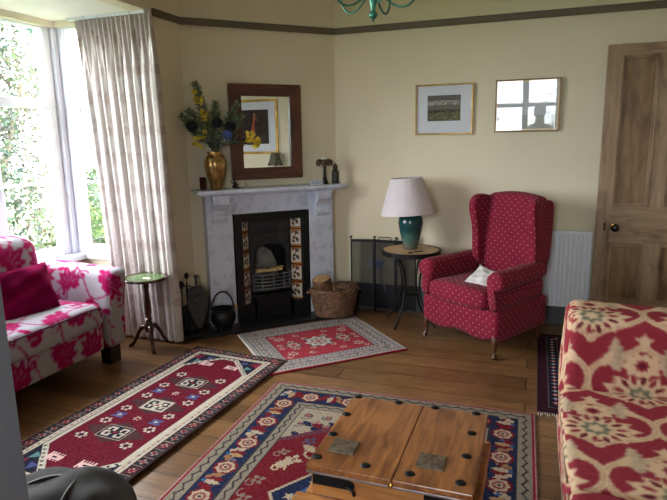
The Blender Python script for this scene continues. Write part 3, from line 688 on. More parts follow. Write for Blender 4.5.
    # padded side below the arm
def backf(V):
    V = V.copy(); t = np.clip((V[:, 2] - .4) / .7, 0, 1); V[:, 2] += (V[:, 2] > .95) * .035 * np.cos(np.clip(V[:, 0] / .27, -1, 1) * PI / 2)
    V[:, 1] += -.02 + .065 * t - .02 * np.sin(t * PI) * (V[:, 1] < .29); return V
upb('backrest', rbox(-.220, .225, .34, .262, .360, 1.060, .05, .022, backf))
for s in (-1, 1):                              # wings: side profile with thickness
    prof = [(.30, .30), (.10, .56), (.085, .70), (.075, .82), (.045, .94), (.030, 1.01), (.045, 1.065), (.10, 1.085), (.18, 1.065), (.26, 1.045), (.305, 1.045), (.31, .70)]
    prof = [(.375 - (.385 - y - .075) * 1.16 + .035 * max(0, z - .5) / .55, z) for y, z in [(.31, .50), (.13, .50), (.10, .60), (.095, .72), (.085, .82), (.055, .92), (.035, 1.0), (.05, 1.06), (.11, 1.085), (.19, 1.06), (.25, 1.045), (.31, 1.05), (.31, .8)]]
    R = []
    for x, e, out in ((.196, .94, 0), (.206, 1, .0), (.252, 1, .0), (.268, .96, 0)):
        c = np.array([.275, .78]); R.append([(.032 + s * (x + .030 * max(0, (.275 - (c[0] + (p[0] - c[0]) * e)) / .2)), c[0] + (p[0] - c[0]) * e, c[1] + (p[1] - c[1]) * e) for p in prof])
    if s > 0: R = [r[::-1] for r in R]
    mb = MB(); mb.rings(R); upb('wing', mb, 2)
LEGW = wood('dark_cabriole_wood', (64, 34, 20), (92, 54, 32), 2, .35)
for s in (-1, 1):
    P = bez((s * .30, -.27, .16), (s * .335, -.315, .12), (s * .30, -.27, .05), (s * .325, -.305, .008), 9)
    MB().tube(P, [.030, .029, .025, .020, .016, .013, .013, .018, .020], 10).build('leg', LEGW, ch, smooth=60)
    P = bez((s * .25, .29, .16), (s * .25, .295, .10), (s * .255, .305, .05), (s * .26, .315, .005), 6)
    MB().tube(P, [.024, .022, .019, .017, .016, .016], 8).build('leg', LEGW, ch, smooth=60)
cc = tag(pillow(.26, .20, .07, 16).build('cushion', plain('white_linen', (214, 208, 206), .8, bump=.5, bs=20), None, smooth=180), 'small white crumpled cushion on the seat of the red wingback armchair', 'cushion')
cc.matrix_world = TM(-.300, 4.05, .500) @ rotm(math.radians(-58), math.radians(14), math.radians(-28))

# ------------------------------------------------------------------ round lamp table, lamp
lt = empty('round_table', 'round oak-topped side table with black iron legs between screen and armchair', 'side table', (-.930, 4.435, 0), .43)
MB().lathe([(0, .594), (.222, .594), (.222, .622), (0, .622)], 48).build('table_top', wood('oak_table_top', (168, 132, 92), (196, 162, 120), 0, .45, 4), lt, smooth=40)
MB().rings([[(r * math.cos(2 * PI * j / 48), r * math.sin(2 * PI * j / 48), z) for j in range(48)] for r, z in ((.222, .588), (.238, .588), (.238, .624), (.222, .624), (.222, .588))], False).build('rim', BLACK, lt, smooth=40)
for k in range(4):
    a = PI / 4 + k * PI / 2; ca, sa = math.cos(a), math.sin(a)
    P = bez((.195 * ca, .195 * sa, .588), (.03 * ca, .03 * sa, .47), (.055 * ca, .055 * sa, .16), (.235 * ca, .235 * sa, .008), 18)
    if YB - .03 < 4.47 + 0.245 * math.sin(a + .3) + .01: pass
    MB().tube(P, .0085, 8).build('leg', BLACK, lt, smooth=60)
MB().lathe([(.065, .245), (.075, .252), (.065, .262)], 24).build('collar', BLACK, lt, smooth=60)
lp = empty('table_lamp', 'teal glazed pottery table lamp with pale lilac cone shade', 'lamp', (-.940, 4.462, .6225))
def glaze():
    m, nt, b, o = nodes('teal_drip_glaze'); v = coords(nt); sp = _n(nt, 'ShaderNodeSeparateXYZ'); nt.links.new(v, sp.inputs[0])
    no = _n(nt, 'ShaderNodeTexNoise', Scale=22, Detail=4); nt.links.new(v, no.inputs['Vector'])
    ma = _n(nt, 'ShaderNodeMath', operation='MULTIPLY_ADD'); nt.links.new(no.outputs[0], ma.inputs[0]); ma.inputs[1].default_value = .16; nt.links.new(sp.outputs[2], ma.inputs[2])
    r = _n(nt, 'ShaderNodeValToRGB'); e = r.color_ramp.elements; e[0].position = .10; e[0].color = (*lin((96, 92, 84)), 1); e[1].position = .24; e[1].color = (*lin((24, 62, 62)), 1)
    x = e.new(.16); x.color = (*lin((66, 98, 90)), 1)
    nt.links.new(ma.outputs[0], r.inputs[0]); nt.links.new(r.outputs[0], b.inputs['Base Color']); b.inputs['Roughness'].default_value = .22; return m
MB().lathe([(.052, 0), (.058, .006), (.060, .03), (.078, .10), (.095, .17), (.101, .215), (.095, .255), (.070, .29), (.05, .305), (.045, .325), (.0, .325)], 40).build('lamp_base', glaze(), lp, smooth=60)
MB().lathe([(.012, .32), (.012, .40), (.022, .405), (.022, .45), (0, .45)], 16).build('bulb_holder', BRASS, lp, smooth=40)
SH = plain('lilac_linen_shade', (196, 186, 190), .85, var=.02, bump=.1, bs=200)
MB().rings([[(r * math.cos(2 * PI * j / 48), r * math.sin(2 * PI * j / 48), z) for j in range(48)] for r, z in ((.222, .290), (.124, .575), (.121, .575), (.219, .290), (.222, .290))], False, rotm(.0, math.radians(-4), 0)).build('lamp_shade', SH, lp, smooth=60)
bw = MB()
for k in range(3): a = k * 2 * PI / 3; bw.tube([(.02 * math.cos(a), .02 * math.sin(a), .42), (.125 * math.cos(a), .125 * math.sin(a), .565)], .002, 5)
bw.build('shade_carrier', BRASS, lp)
tag(MB().lathe([(.020, 0), (.022, .004), (.012, .008), (0, .009)], 16, TM(-.905, 4.295, .6225)).build('coin_dish', BLACK, smooth=40), 'tiny black round object on the front of the oak side table', 'trinket')
tag(MB().box(-.04, -.006, 0, .04, .006, .008, TM(-.85, 4.345, .6225) @ rotm(0, 0, .5)).build('pen', BLACK, bevel=.003), 'small black pen lying on the oak side table', 'pen')

# ------------------------------------------------------------------ fire screen by the back wall
fs = empty('fire_screen', 'black folding mesh fire screen standing against the cream wall', 'fire screen', (-1.515, 4.655, 0))
MESH = glass_mat('fine_wire_mesh', .0); nt = MESH.node_tree
for n in nt.nodes:
    if n.type == 'BSDF_GLOSSY': n.inputs[0].default_value = (.03, .03, .035, 1); n.inputs['Roughness'].default_value = .6
    if n.type == 'MATH' and n.operation == 'ADD': n.inputs[1].default_value = .42
xs = [0, .205, .405, .575]; ysd = [.0, .035, .012, .045]
for i in range(3):
    a, b = np.array([xs[i], ysd[i]]), np.array([xs[i + 1], ysd[i + 1]]); L = np.linalg.norm(b - a); M = TM(a[0], a[1], 0) @ rotm(0, 0, math.atan2(b[1] - a[1], b[0] - a[0]))
    f = MB().box(0, -.006, .02, .012, .006, .65).box(L - .012, -.006, .02, L, .006, .65).box(.012, -.006, .625, L - .012, .006, .645).box(.012, -.006, .03, L - .012, .006, .045)
    f.ball((.004, 0, .665), .012, 10); f.box(0, -.02, 0, .012, .02, .02)
    if i == 1: f.tube([(.04, 0, .645), (.05, -.0, .668), (L - .05, 0, .668), (L - .04, 0, .645)], .004, 6)
    if i == 2: f.ball((L - .004, 0, .665), .012, 10)
    pn = f.build('panel_frame', BLACK, fs); pn.matrix_local = M
    MB().box(.012, -.001, .045, L - .012, .001, .625).build('wire_mesh', MESH, pn)

# ------------------------------------------------------------------ socket, radiator
sk = empty('wall_socket', 'white double wall socket with plug behind the mesh fire screen', 'socket', (-1.315, YB, .42))
MB().box(-.073, -.010, -.043, .073, 0, .043).build('face_plate', WHITE, sk, bevel=.003)
PLB = plain('pale_blue_plug', (150, 170, 225), .4); MB().box(.012, -.045, -.025, .060, -.010, .025).build('plug', PLB, sk, bevel=.006)
MB().tube(bez((.036, -.04, -.025), (.05, -.05, -.14), (.11, -.05, -.15), (.10, -.04, -.26), 14), .0035, 6).build('cable', WHITE, sk, smooth=60)
ra = empty('radiator', 'white ridged panel radiator on the wall between armchair and door', 'radiator', (-.34, YB, 0))
RW = plain('white_radiator_enamel', (222, 226, 232), .35, var=.01, bump=0); f = MB(); L = .76; n = 23
prof = []
for k in range(n):
    x = k * L / n; prof += [(x, -.062), (x + L / n * .22, -.072), (x + L / n * .62, -.072), (x + L / n * .84, -.062)]
prof += [(L, -.062), (L, -.045), (0, -.045)]
f.prism(prof[::-1], .185, .755); f.box(0, -.072, .755, L, -.045, .775); f.box(0, -.072, .17, L, -.045, .185)
f.build('panel', RW, ra, bevel=.0015)
MB().box(0, -.075, .770, L, -.03, .780).box(-.004, -.074, .18, 0, -.03, .77).box(L, -.074, .18, L + .004, -.03, .77).build('side_grille', RW, ra)
for x in (.12, L - .12): MB().box(x - .02, -.05, .3, x + .02, 0, .6).build('bracket', RW, ra)

# ------------------------------------------------------------------ coffee table
WX = wood('honey_acacia', (104, 58, 30), (170, 110, 62), 1, .3, 5, dark=(98, 54, 28), coat=.25, stretch=8)
WXF = wood('honey_acacia_front', (146, 92, 48), (182, 126, 72), 0, .35, 5, dark=(120, 72, 38), stretch=8)
ct = empty('coffee_table', 'square honey-coloured wooden coffee table with black iron studs and straps', 'coffee table', (-.415, 1.885, 0), 0)
hx, hy = .279, .275
MB().box(-hx, -hy, .392, .021, hy, .42).build('lid_plank', WX, ct, bevel=.004)
MB().box(.023, -hy, .392, hx, hy, .42).build('lid_plank', WX, ct, bevel=.004)
MB().box(-hx + .015, -hy + .015, .30, hx - .015, hy - .015, .392).build('body', WXF, ct, bevel=.003)
for s, (a, b, c, d_) in enumerate(((-hx - .045, -hy - .045, hx + .045, -hy + .02), (-hx - .045, hy - .02, hx + .045, hy + .045), (-hx - .045, -hy + .02, -hx + .02, hy - .02), (hx - .02, -hy + .02, hx + .045, hy - .02))):
    if s in (2, 3): a, c = (a + .03, c) if s == 2 else (a, c - .03)
    if s == 1: a, b, c, d_ = a + .03, b, c - .03, d_ - .03
    MB().box(a, b, .262, c, d_, .30).build('plinth_rail', WXF, ct, bevel=.008)
for sx in (-1, 1):
    for sy in (-1, 1):
        MB().lathe([(.022, .012), (.032, .016), (.030, .03), (.018, .05), (.024, .09), (.036, .14), (.038, .18), (.026, .215), (.036, .23), (.036, .262)], 20, TM(sx * .25, sy * .245, .0)).build('leg', WXF, ct, smooth=50)
ST = plain('black_iron_stud', (24, 25, 26), .5, metal=.6, bump=.4, bs=120)
for i in range(4):
    for j in range(4):
        if 0 < i < 3 and 0 < j < 3: continue
        x = -.258 + i * .164 + (.012 if i in (1,) else 0); y = -.222 + j * .163
        MB().lathe([(.018, .42), (.017, .4225), (.008, .425), (0, .4255)], 16, TM(x, y, 0), 1, .9).build('stud', ST, ct, smooth=60)
PLT = plain('grey_cast_plate', (128, 112, 96), .5, metal=.6, var=.25, vs=60, bump=.8, bs=90)
for x in (-.188, .125): MB().box(x - .047, -.180, .4195, x + .047, -.088, .4255).build('hinge_plate', PLT, ct, bevel=.002)
for x in (-.188, .195):
    f = MB().box(x - .07, -hy + .010, .345, x + .055, -hy + .016, .380)
    f.prism([(x + .055, .380), (x + .055, .345), (x + .072, .350), (x + .082, .3625), (x + .072, .375)], hy - .016, hy - .010, rotm(PI / 2))
    f.tube([(x + .055, -hy + .004, .362), (x + .078, -hy - .002, .352), (x + .082, -hy + .0, .335)], .006, 6); f.build('iron_strap', ST, ct)
MB().box(-hx + .002, -hy - .002, .390, hx - .002, -hy + .006, .398).build('edge_highlight', plain('pale_edge_highlight', (170, 160, 160), .35, metal=.8), ct, bevel=.001)  # pale strip added to imitate sky reflecting along the lid's front edge
kb = MB().lathe([(.004, 0), (.004, .008), (.009, .012), (.0, .018)], 12, TM(.02, -hy - .0, .405) @ rotm(PI / 2)); kb.build('lid_catch', BRASS, ct, smooth=50)

# ------------------------------------------------------------------ tripod wine table
wt = empty('tripod_table', 'small mahogany tripod table with round green leather top by the curtain', 'side table', (-2.650, 3.305, 0))
MAH = wood('dark_mahogany', (44, 20, 12), (74, 38, 22), 2, .25, 6, coat=.3)
MB().lathe([(0, .522), (.130, .522), (.158, .528), (.164, .540), (.158, .546), (.150, .541), (0, .541)], 40).build('table_top', MAH, wt, smooth=35)
MB().lathe([(0, .541), (.132, .541), (.132, .5425), (0, .5425)], 40).build('leather_inset', plain('green_leather', (96, 122, 78), .18, var=.15), wt)
MB().lathe([(.05, .522), (.045, .51), (.018, .50), (.022, .47), (.016, .455), (.018, .40), (.024, .34), (.026, .28), (.018, .235), (.028, .225), (.018, .215), (.030, .19), (.036, .165), (.030, .13), (.012, .118)], 20).build('column', MAH, wt, smooth=50)
for k in range(3):
    a = math.radians(-165 + 120 * k); ca, sa = math.cos(a), math.sin(a)
    P = bez((.015 * ca, .015 * sa, .16), (.09 * ca, .09 * sa, .20), (.09 * ca, .09 * sa, .035), (.165 * ca, .165 * sa, .012), 12)
    MB().tube(P, np.array([.022, .021, .020, .018, .016, .014, .013, .012, .012, .013, .016, .012]), 8).build('leg', MAH, wt, smooth=60)
tag(MB().prism([(-.03, -.008), (.035, -.015), (.03, .008), (-.02, .012)], 0, .006, TM(-2.61, 3.27, .543)).build('leaflet', plain('white_card', (225, 222, 210), .6)), 'small white folded paper lying on the green leather table top', 'paper')

# ------------------------------------------------------------------ curtain
CP = curtain_print().soften(2); CM = attr_mat('printed_curtain_cotton', .9, .15, 250, .1)
cm_nt = CM.node_tree; pb = [n for n in cm_nt.nodes if n.type == 'BSDF_PRINCIPLED'][0]; oo = [n for n in cm_nt.nodes if n.type == 'OUTPUT_MATERIAL'][0]
tr = _n(cm_nt, 'ShaderNodeBsdfTranslucent'); at_ = [n for n in cm_nt.nodes if n.type == 'ATTRIBUTE'][0]; cm_nt.links.new(at_.outputs['Color'], tr.inputs[0])
mx_ = _n(cm_nt, 'ShaderNodeMixShader'); mx_.inputs[0].default_value = .12; cm_nt.links.new(pb.outputs[0], mx_.inputs[1]); cm_nt.links.new(tr.outputs[0], mx_.inputs[2]); cm_nt.links.new(mx_.outputs[0], oo.inputs[0])
cur = empty('curtain', 'full length cream curtain with faded leaf print at the bay window', 'curtain', (-2.9, 3.42, 0))
nu, nv_ = 420, 150; u = np.linspace(0, 1, nu); v = np.linspace(0, 1, nv_)
U, Vv = np.meshgrid(u, v, indexing='ij'); Z = 2.399 - Vv * 2.384
xt = -3.225 + U * .675; xb = -3.085 + U * .60; tt = np.clip(Vv, 0, 1) ** .9
Xc = xt * (1 - tt) + xb * tt
ph = U * 2 * PI
fold_b = .024 * np.sin(ph * 9 + .5) + .010 * np.sin(ph * 14 + 1.2 + Vv * .6) + .008 * np.sin(ph * 23)
fold_t = .016 * np.sin(ph * 17) + .006 * np.sin(ph * 34 + 1)
k_ = np.clip(Vv / .22, 0, 1); k_ = k_ * k_ * (3 - 2 * k_)
Yc = 3.462 + fold_t * (1 - k_) + fold_b * k_ + .004 * np.sin(ph * 5 + Vv * 9)
Xc += .014 * np.cos(ph * 9 + .5) * k_ * .8
Yc -= .012 * (Vv) * U
P = np.stack([Xc + 2.9, Yc - 3.42, Z], -1); cb = MB(); cb.grid(P)
o = cb.build('cloth', CM, cur, smooth=180, solid=.002)
put(o.data, CP.lookup((U * 1.55 + .012 * np.sin(ph * 9)).reshape(-1), Z.reshape(-1)), 'POINT')
LN = plain('peach_lining', (232, 186, 156), .9, var=.04); lin_ = MB()
zz = np.linspace(2.36, .02, 40); uu = np.linspace(0, 1, 10)
lin_.grid([[((-3.20) * (1 - (2.385 - z) / 2.37) + (-3.06) * ((2.385 - z) / 2.37) + 2.9 - .035 + .085 * a, .060 + .008 * math.sin(a * 7 + z), z) for z in zz] for a in uu])
lin_.build('lining', LN, cur, smooth=180, solid=.002)
MB().box(-.37, .02, 2.380, .31, .045, 2.40).build('curtain_track', WHITE, cur, bevel=.002)

# ------------------------------------------------------------------ fireplace (frame: x along wall, -y into the room)
def marble():
    m, nt, b, o = nodes('grey_marble'); v = coords(nt)
    n1 = _n(nt, 'ShaderNodeTexNoise', Scale=7, Detail=8, Distortion=1.8, Roughness=.65); nt.links.new(v, n1.inputs['Vector'])
    r = _n(nt, 'ShaderNodeValToRGB'); e = r.color_ramp.elements; e[0].position = .36; e[0].color = (*lin((168, 173, 190)), 1); e[1].position = .52; e[1].color = (*lin((196, 201, 216)), 1)
    nt.links.new(n1.outputs[0], r.inputs[0]); nt.links.new(r.outputs[0], b.inputs['Base Color']); b.inputs['Roughness'].default_value = .3; return m
MBL = marble()
fpl = bpy.data.objects.new('fireplace', None); COL.objects.link(fpl); fpl.matrix_world = FP
tag(fpl, 'grey marble fireplace with black cast iron insert and floral tiles', 'fireplace')
cx = -.645; HW = .55; IW = .34
s_ = MB().box(cx - .632, -.25, 1.108, cx + .625, -.002, 1.135); s_.box(cx - .60, -.20, 1.090, cx + .595, -.002, 1.108); s_.build('mantel_shelf', MBL, fpl, bevel=.004)
for sg in (-1, 1):
    a, b = (cx - HW, cx - IW) if sg < 0 else (cx + IW - .012, cx + HW)
    f = MB().box(a, -.12, .02, b, -.002, 1.09); f.box(a - .006, -.128, .02, b + .0, -.12, .17)
    f.build('jamb', MBL, fpl, bevel=.003)
    m_ = (a + b) / 2
    c = MB().prism([(-.12, .865), (-.150, .875), (-.160, .90), (-.152, .925), (-.138, .94), (-.145, .965), (-.175, .99), (-.205, 1.02), (-.212, 1.05), (-.205, 1.09), (-.12, 1.09)], m_ - .060, m_ + .060, Matrix(((0, 0, 1, 0), (1, 0, 0, 0), (0, 1, 0, 0), (0, 0, 0, 1))))
    c.build('corbel', MBL, fpl, bevel=.003)
    MB().box(m_ - .068, -.222, 1.066, m_ + .068, -.12, 1.09).build('corbel_cap', MBL, fpl, bevel=.002)
MB().box(cx - IW, -.105, .925, cx + IW - .012, -.002, 1.09).build('frieze', MBL, fpl, bevel=.003)
IR = plain('black_leaded_iron', (20, 22, 24), .35, metal=.3, var=.1, vs=30, bump=.15)
ICE = plain('dark_grey_iron', (44, 46, 48), .5, metal=.3, var=.2, vs=25, bump=.5, bs=70)
fm = MB(); w_, t_ = .325, .92
for (o1, o2, y) in ((0, .030, -.118), (.030, .055, -.108), (.055, .066, -.098)):
    fm.box(cx - w_ + o1, y, .02, cx - w_ + o2, -.06, t_ - o1).box(cx + w_ - o2, y, .02, cx + w_ - o1, -.06, t_ - o1).box(cx - w_ + o2, y, t_ - o2, cx + w_ - o2, -.06, t_ - o1)
fm.build('insert_frame', IR, fpl, bevel=.003)
# splayed tiled cheeks
def tile_ras():
    W_, H_ = .13, .72; R = Ras(W_, H_, .0025, (70, 40, 24)); 
    for k in range(5):
        y0 = .012 + k * .156; R.rect(.004, y0 - .008, W_ - .004, y0 - .002, (190, 130, 60)); R.rect(.010, y0 + .004, W_ - .010, y0 + .122, (190, 182, 168)); R.rect(.002, y0 + .126, W_ - .002, y0 + .134, (176, 108, 44))
        for (a, b, an, c) in ((.035, .03, .9, (90, 64, 52)), (.09, .05, 2.2, (70, 74, 56)), (.06, .09, 1.4, (120, 52, 44)), (.03, .10, .3, (70, 80, 60)), (.10, .10, 2.0, (110, 70, 50)), (.07, .02, .5, (84, 70, 60)), (.065, .06, 3.6, (60, 66, 48))):
            R.poly(leafpoly(a, y0 + b, an, .040, .014, 2, .2), c)
            R.disc(a + .005, y0 + b, .006, (150, 60, 50))
    return R
TR = tile_ras(); TLM = attr_mat('glazed_floral_tile', .15, 0, 1, .5)
for sg in (-1, 1):
    xo, xi = cx + sg * .268 - .004, cx + sg * .182; n1, n2 = 44, 240
    aa = np.linspace(0, 1, n1); bb = np.linspace(.14, .86, n2); A, B = np.meshgrid(aa, bb, indexing='ij')
    P = np.stack([xo + (xi - xo) * A, -.094 + .086 * A, B], -1)
    if sg < 0: P = P[::-1]
    m = MB(); m.grid(P); o = m.build('tile_panel', TLM, fpl, solid=.006)
    Aq = A if sg > 0 else A[::-1]; put(o.data, TR.lookup((Aq * .13).reshape(-1), (B - .14).reshape(-1), False), 'POINT')
    xa, xb_ = sorted((cx + sg * .190, cx + sg * .172)); MB().box(xa, -.022, .02, xb_, .01, .86).build('cheek_strip', IR, fpl, bevel=.002)
    xa, xb_ = sorted((xo, cx + sg * .18)); MB().box(xa, -.10, .02, xb_, .0, .14).build('cheek_base', IR, fpl, bevel=.003)
# hood plate with arched opening
arch = [(-.182, .86), (.182, .86), (.182, .38), (.145, .38)] + [(.145 * math.cos(t), .555 + .085 * math.sin(t)) for t in np.linspace(0, PI, 14)] + [(-.145, .38), (-.182, .38)]
MB().prism([(cx + x, z) for x, z in arch], -.004, .020, rotm(PI / 2)).build('hood', ICE, fpl, bevel=.002)
cst = MB()
for k in range(9): cst.ball((cx - .08 + .02 * k, -.020, .755 + .010 * math.sin(k * PI / 8)), .008, 8)
cst.tube([(cx - .09, -.02, .735), (cx, -.022, .745), (cx + .09, -.02, .735)], .005, 6)
cst.tube([(cx + .155 * math.cos(t), -.02, .555 + .095 * math.sin(t)) for t in np.linspace(0, PI, 16)], .006, 6); cst.build('hood_ornament', ICE, fpl, smooth=60)
FB = plain('ash_grey_firebrick', (128, 122, 116), .9, var=.3, vs=8)
MB().prism([(cx - .15, .02), (cx + .15, .02), (cx + .13, .42), (cx + .075, .54), (cx - .01, .60), (cx - .085, .55), (cx - .13, .42)], -.20, -.17, rotm(PI / 2)).build('fireback', FB, fpl, bevel=.01)
MB().box(cx - .27, .20, .02, cx + .27, .255, .88).box(cx - .18, .0, .02, cx - .17, .2, .86).box(cx + .17, .0, .02, cx + .18, .2, .86).box(cx - .17, .0, .855, cx + .17, .2, .865).build('firebox', IR, fpl)
g = MB()
for z in (.385, .355, .325, .295, .265):
    g.tube([(cx +   .172 * math.sin(t), -.02 - .068 * math.cos(t), z) for t in np.linspace(-PI / 2, PI / 2, 16)], .008, 7)
for t in np.linspace(-1.2, 1.2, 5): g.tube([(cx + .172 * math.sin(t), -.02 - .070 * math.cos(t), .25), (cx + .172 * math.sin(t), -.02 - .067 * math.cos(t), .40)], .007, 6)
g.box(cx - .165, -.02, .24, cx + .165, .16, .256)
g.build('fire_grate', plain('steel_grate', (120, 122, 128), .35, metal=.7, var=.2), fpl, smooth=50)
g = MB().prism([(cx - .185, -.0), (cx - .15, -.085), (cx + .15, -.085), (cx + .185, 0)], .02, .20); g.box(cx - .178, -.098, .20, cx + .178, .0, .222); g.box(cx - .08, -.094, .08, cx + .08, -.085, .17)
g.build('ash_pan_cover', IR, fpl, bevel=.004)
MB().box(-1.36, -.335, 0, .02, -.0, .022).box(cx - .33, -.0, .0, cx + .33, .2, .021).build('hearth', SLATE, fpl, bevel=.003)
KW = plain('split_kindling_wood', (206, 178, 122), .8, var=.2, vs=30, stretch=(1, 1, 1))
kl = ['longest pale kindling stick across the front of the fire grate', 'short pale kindling stick at the left of the fire grate', 'pale kindling stick angled at the right of the fire grate']
for k, (x, y, z, L, a) in enumerate(((-.01, .005, .408, .24, .02), (-.085, .03, .412, .12, -.3), (.075, .045, .414, .14, .35))):
    o = MB().prism([(-.010, -.008), (.011, -.009), (.008, .009), (-.009, .007)], -L / 2, L / 2, rotm(0, PI / 2, 0)).build('kindling_stick', KW)
    o.matrix_world = FP @ TM(cx + x, y, z) @ rotm(0, 0, a); tag(o, kl[k], 'firewood', 'kindling on the grate')
lg = MB().lathe([(.03, -.11), (.036, -.10), (.038, 0), (.034, .1), (.028, .11)], 12, rotm(0, PI / 2, 0)).build('charred_log', plain('charred_wood', (60, 54, 50), .9, var=.4, bump=.8), smooth=50)
lg.matrix_world = FP @ TM(cx, .075, .296); tag(lg, 'charred log lying in the fire grate', 'log')

# ------------------------------------------------------------------ mirror
def fobj(o, x, y, z, rz=0): o.matrix_world = FP @ TM(x, y, z) @ rotm(0, 0, rz); return o
mr = bpy.data.objects.new('wall_mirror', None); COL.objects.link(mr); tag(mr, 'rectangular mirror in a wide dark mahogany frame above the mantelpiece', 'mirror'); fobj(mr, -.640, -.004, 1.573)
FRM = wood('mahogany_frame', (72, 34, 22), (104, 56, 38), 0, .35, 4, dark=(50, 24, 16)); FRV = wood('mahogany_frame_upright', (72, 34, 22), (104, 56, 38), 2, .35, 4, dark=(50, 24, 16))
a, b, c, d_ = .307, .380, .205, .285
for sg in (-1, 1):
    MB().prism([(sg * a, -b), (sg * a, b), (sg * c, d_), (sg * c, -d_)], 0, .036, rotm(PI / 2)).build('frame_rail', FRV, mr, bevel=.004)
    MB().prism([(-a, sg * b), (a, sg * b), (c, sg * d_), (-c, sg * d_)], 0, .036, rotm(PI / 2)).build('frame_rail', FRM, mr, bevel=.004)
m, nt, bs_, o_ = nodes('silvered_mirror'); bs_.inputs['Metallic'].default_value = 1; bs_.inputs['Roughness'].default_value = 0; bs_.inputs['Base Color'].default_value = (.82, .84, .82, 1)
MB().box(-c - .004, -.014, -d_ - .004, c + .004, -.008, d_ + .004).build('mirror_glass', m, mr)

# ------------------------------------------------------------------ mantel ornaments
GOLD = plain('gold_leaf_vase', (182, 146, 92), .3, metal=.95, var=.25, vs=18, bump=.3, bs=40)
SZ = 1.1352
vs_ = MB().lathe([(.040, 0), (.044, .006), (.046, .02), (.058, .07), (.076, .13), (.086, .185), (.084, .225), (.066, .258), (.052, .270), (.052, .276), (.060, .282), (.060, .292), (.050, .294), (.048, .27), (0, .26)], 40).build('vase', GOLD, smooth=45)
VX, VY = -1.105, -.135
fobj(vs_, VX, VY, SZ); tag(vs_, 'tall gold vase holding flowers on the left of the mantelpiece', 'vase')
STEM = plain('dark_green_stem', (44, 62, 34), .7); LEAFM = plain('grey_green_leaf', (108, 120, 106), .75, var=.25, vs=30); FERN = plain('fern_green_leaf', (104, 118, 84), .75, var=.25, vs=30)
YEL = plain('yellow_petal', (222, 196, 60), .6, var=.15); DKB = plain('black_blue_thistle', (32, 34, 50), .9, var=.3, vs=60); BLU = plain('dusty_blue_petal', (104, 124, 186), .8, var=.2)
def fl(name, label, dx, dz, dy, kind, group='flowers in the gold vase'):
    """a cut flower: stem rising out of the vase neck to a head at (dx, dy, dz)"""
    dz = .29 + (dz - .29) * 1.32; dx *= 1.45
    r = bpy.data.objects.new(name, None); COL.objects.link(r); fobj(r, VX, VY, SZ); tag(r, label, 'flower', group)
    t = np.array([dx, dy, dz]); b0 = np.array([.015 * np.sign(dx) * min(1, abs(dx) * 8), dy * .1, .262]); P = bez(b0, b0 + (0, 0, .12), t * .7 + b0 * .3 + (0, 0, .03), t, 12)
    MB().tube(P, .0028, 6).build('stem', STEM, r, smooth=60)
    rs = np.random.default_rng(abs(hash((round(dx * 1000), round(dz * 1000)))) % 10000)
    def leaf(m, p, dr, L, w_):
        dr = dr / np.linalg.norm(dr); s = np.cross(dr, rs.normal(0, 1, 3)); s /= np.linalg.norm(s); q = np.cross(dr, s) * w_ * .35
        m.add([p, p + dr * L * .35 + s * w_ + q, p + dr * L, p + dr * L * .35 - s * w_ + q, p + dr * L * .4], [(0, 1, 4), (1, 2, 4), (0, 4, 3), (4, 2, 3)])
    lm = MB()
    for k in range(26):
        i = rs.integers(2, 11); dr = np.array([rs.normal(0, 1), rs.normal(0, .8), rs.uniform(0, 1.2)]); leaf(lm, P[i], dr, rs.uniform(.04, .07), .007)
    lm.build('leaves', LEAFM if kind != 'fern' else FERN, r)
    h = MB(); T = t
    if kind in ('thistle', 'blue'):
        R_ = .044 if kind == 'thistle' else .036; n = 170; h.ball(tuple(T), R_ * .7, 12)
        for k in range(n):
            z = 1 - 2 * (k + .5) / n; a_ = k * 2.39996; rr = math.sqrt(1 - z * z); dr = np.array([rr * math.cos(a_), rr * math.sin(a_), z]); leaf(h, T + dr * R_ * .5, dr, R_ * .62, .0045 if kind == 'thistle' else .008)
        h.build('flower_head', DKB if kind == 'thistle' else BLU, r)
    elif kind == 'yellow':
        for k in range(9):
            c0 = T + np.array([rs.normal(0, .022), rs.normal(0, .014), rs.normal(0, .026)])
            for j in range(5):
                a_ = j * 2 * PI / 5 + k; dr = np.array([math.cos(a_), -.5 + rs.normal(0, .3), math.sin(a_)]); leaf(h, c0, dr, .026, .013)
        h.build('flower_head', YEL, r)
    else:
        D = P[-1] - P[-4]; D /= np.linalg.norm(D); 
        for k in range(90):
            s = k / 90; p = P[5] + (P[-1] - P[5]) * s; sd = 1 if k % 2 else -1; perp = np.array([D[2], rs.normal(0, .5), -D[0]]) * sd + D * .7; leaf(h, p, perp, (.085 * (1 - s * .6)) * rs.uniform(.7, 1.1), .006)
        h.build('frond', FERN, r)
    return r
fl('thistle_flower', 'leftmost dark blue-black thistle head in the gold vase', -.115, .435, -.02, 'thistle')
fl('thistle_flower', 'dark blue-black thistle head at the centre of the flowers', .015, .455, -.045, 'thistle')
fl('thistle_flower', 'dark blue-black thistle head on the right, nearest the mirror frame', .085, .435, -.05, 'thistle')
fl('blue_flower', 'single dusty blue round flower low in the arrangement', .060, .385, -.075, 'blue')
fl('yellow_flower', 'yellow flower spray low on the left of the vase', -.085, .350, -.03, 'yellow')
fl('yellow_flower', 'topmost yellow flower spray in the gold vase', -.075, .590, -.01, 'yellow')
fl('yellow_flower', 'yellow flower spray hanging in front of the mirror frame', .178, .365, -.09, 'yellow')
fl('yellow_flower', 'small yellow spray drooping furthest right across the mirror glass', .205, .325, -.09, 'yellow')
fl('yellow_flower', 'small yellow blossom half hidden in the middle of the greenery', -.04, .50, -.0, 'yellow')
fl('fern_sprig', 'grey-green feathery sprig reaching furthest left from the vase', -.165, .50, .02, 'fern')
fl('fern_sprig', 'thin green sprig rising highest above the gold vase', -.080, .685, .02, 'fern')
fl('fern_sprig', 'green sprig standing upright in the middle of the flowers', .02, .58, .0, 'fern')
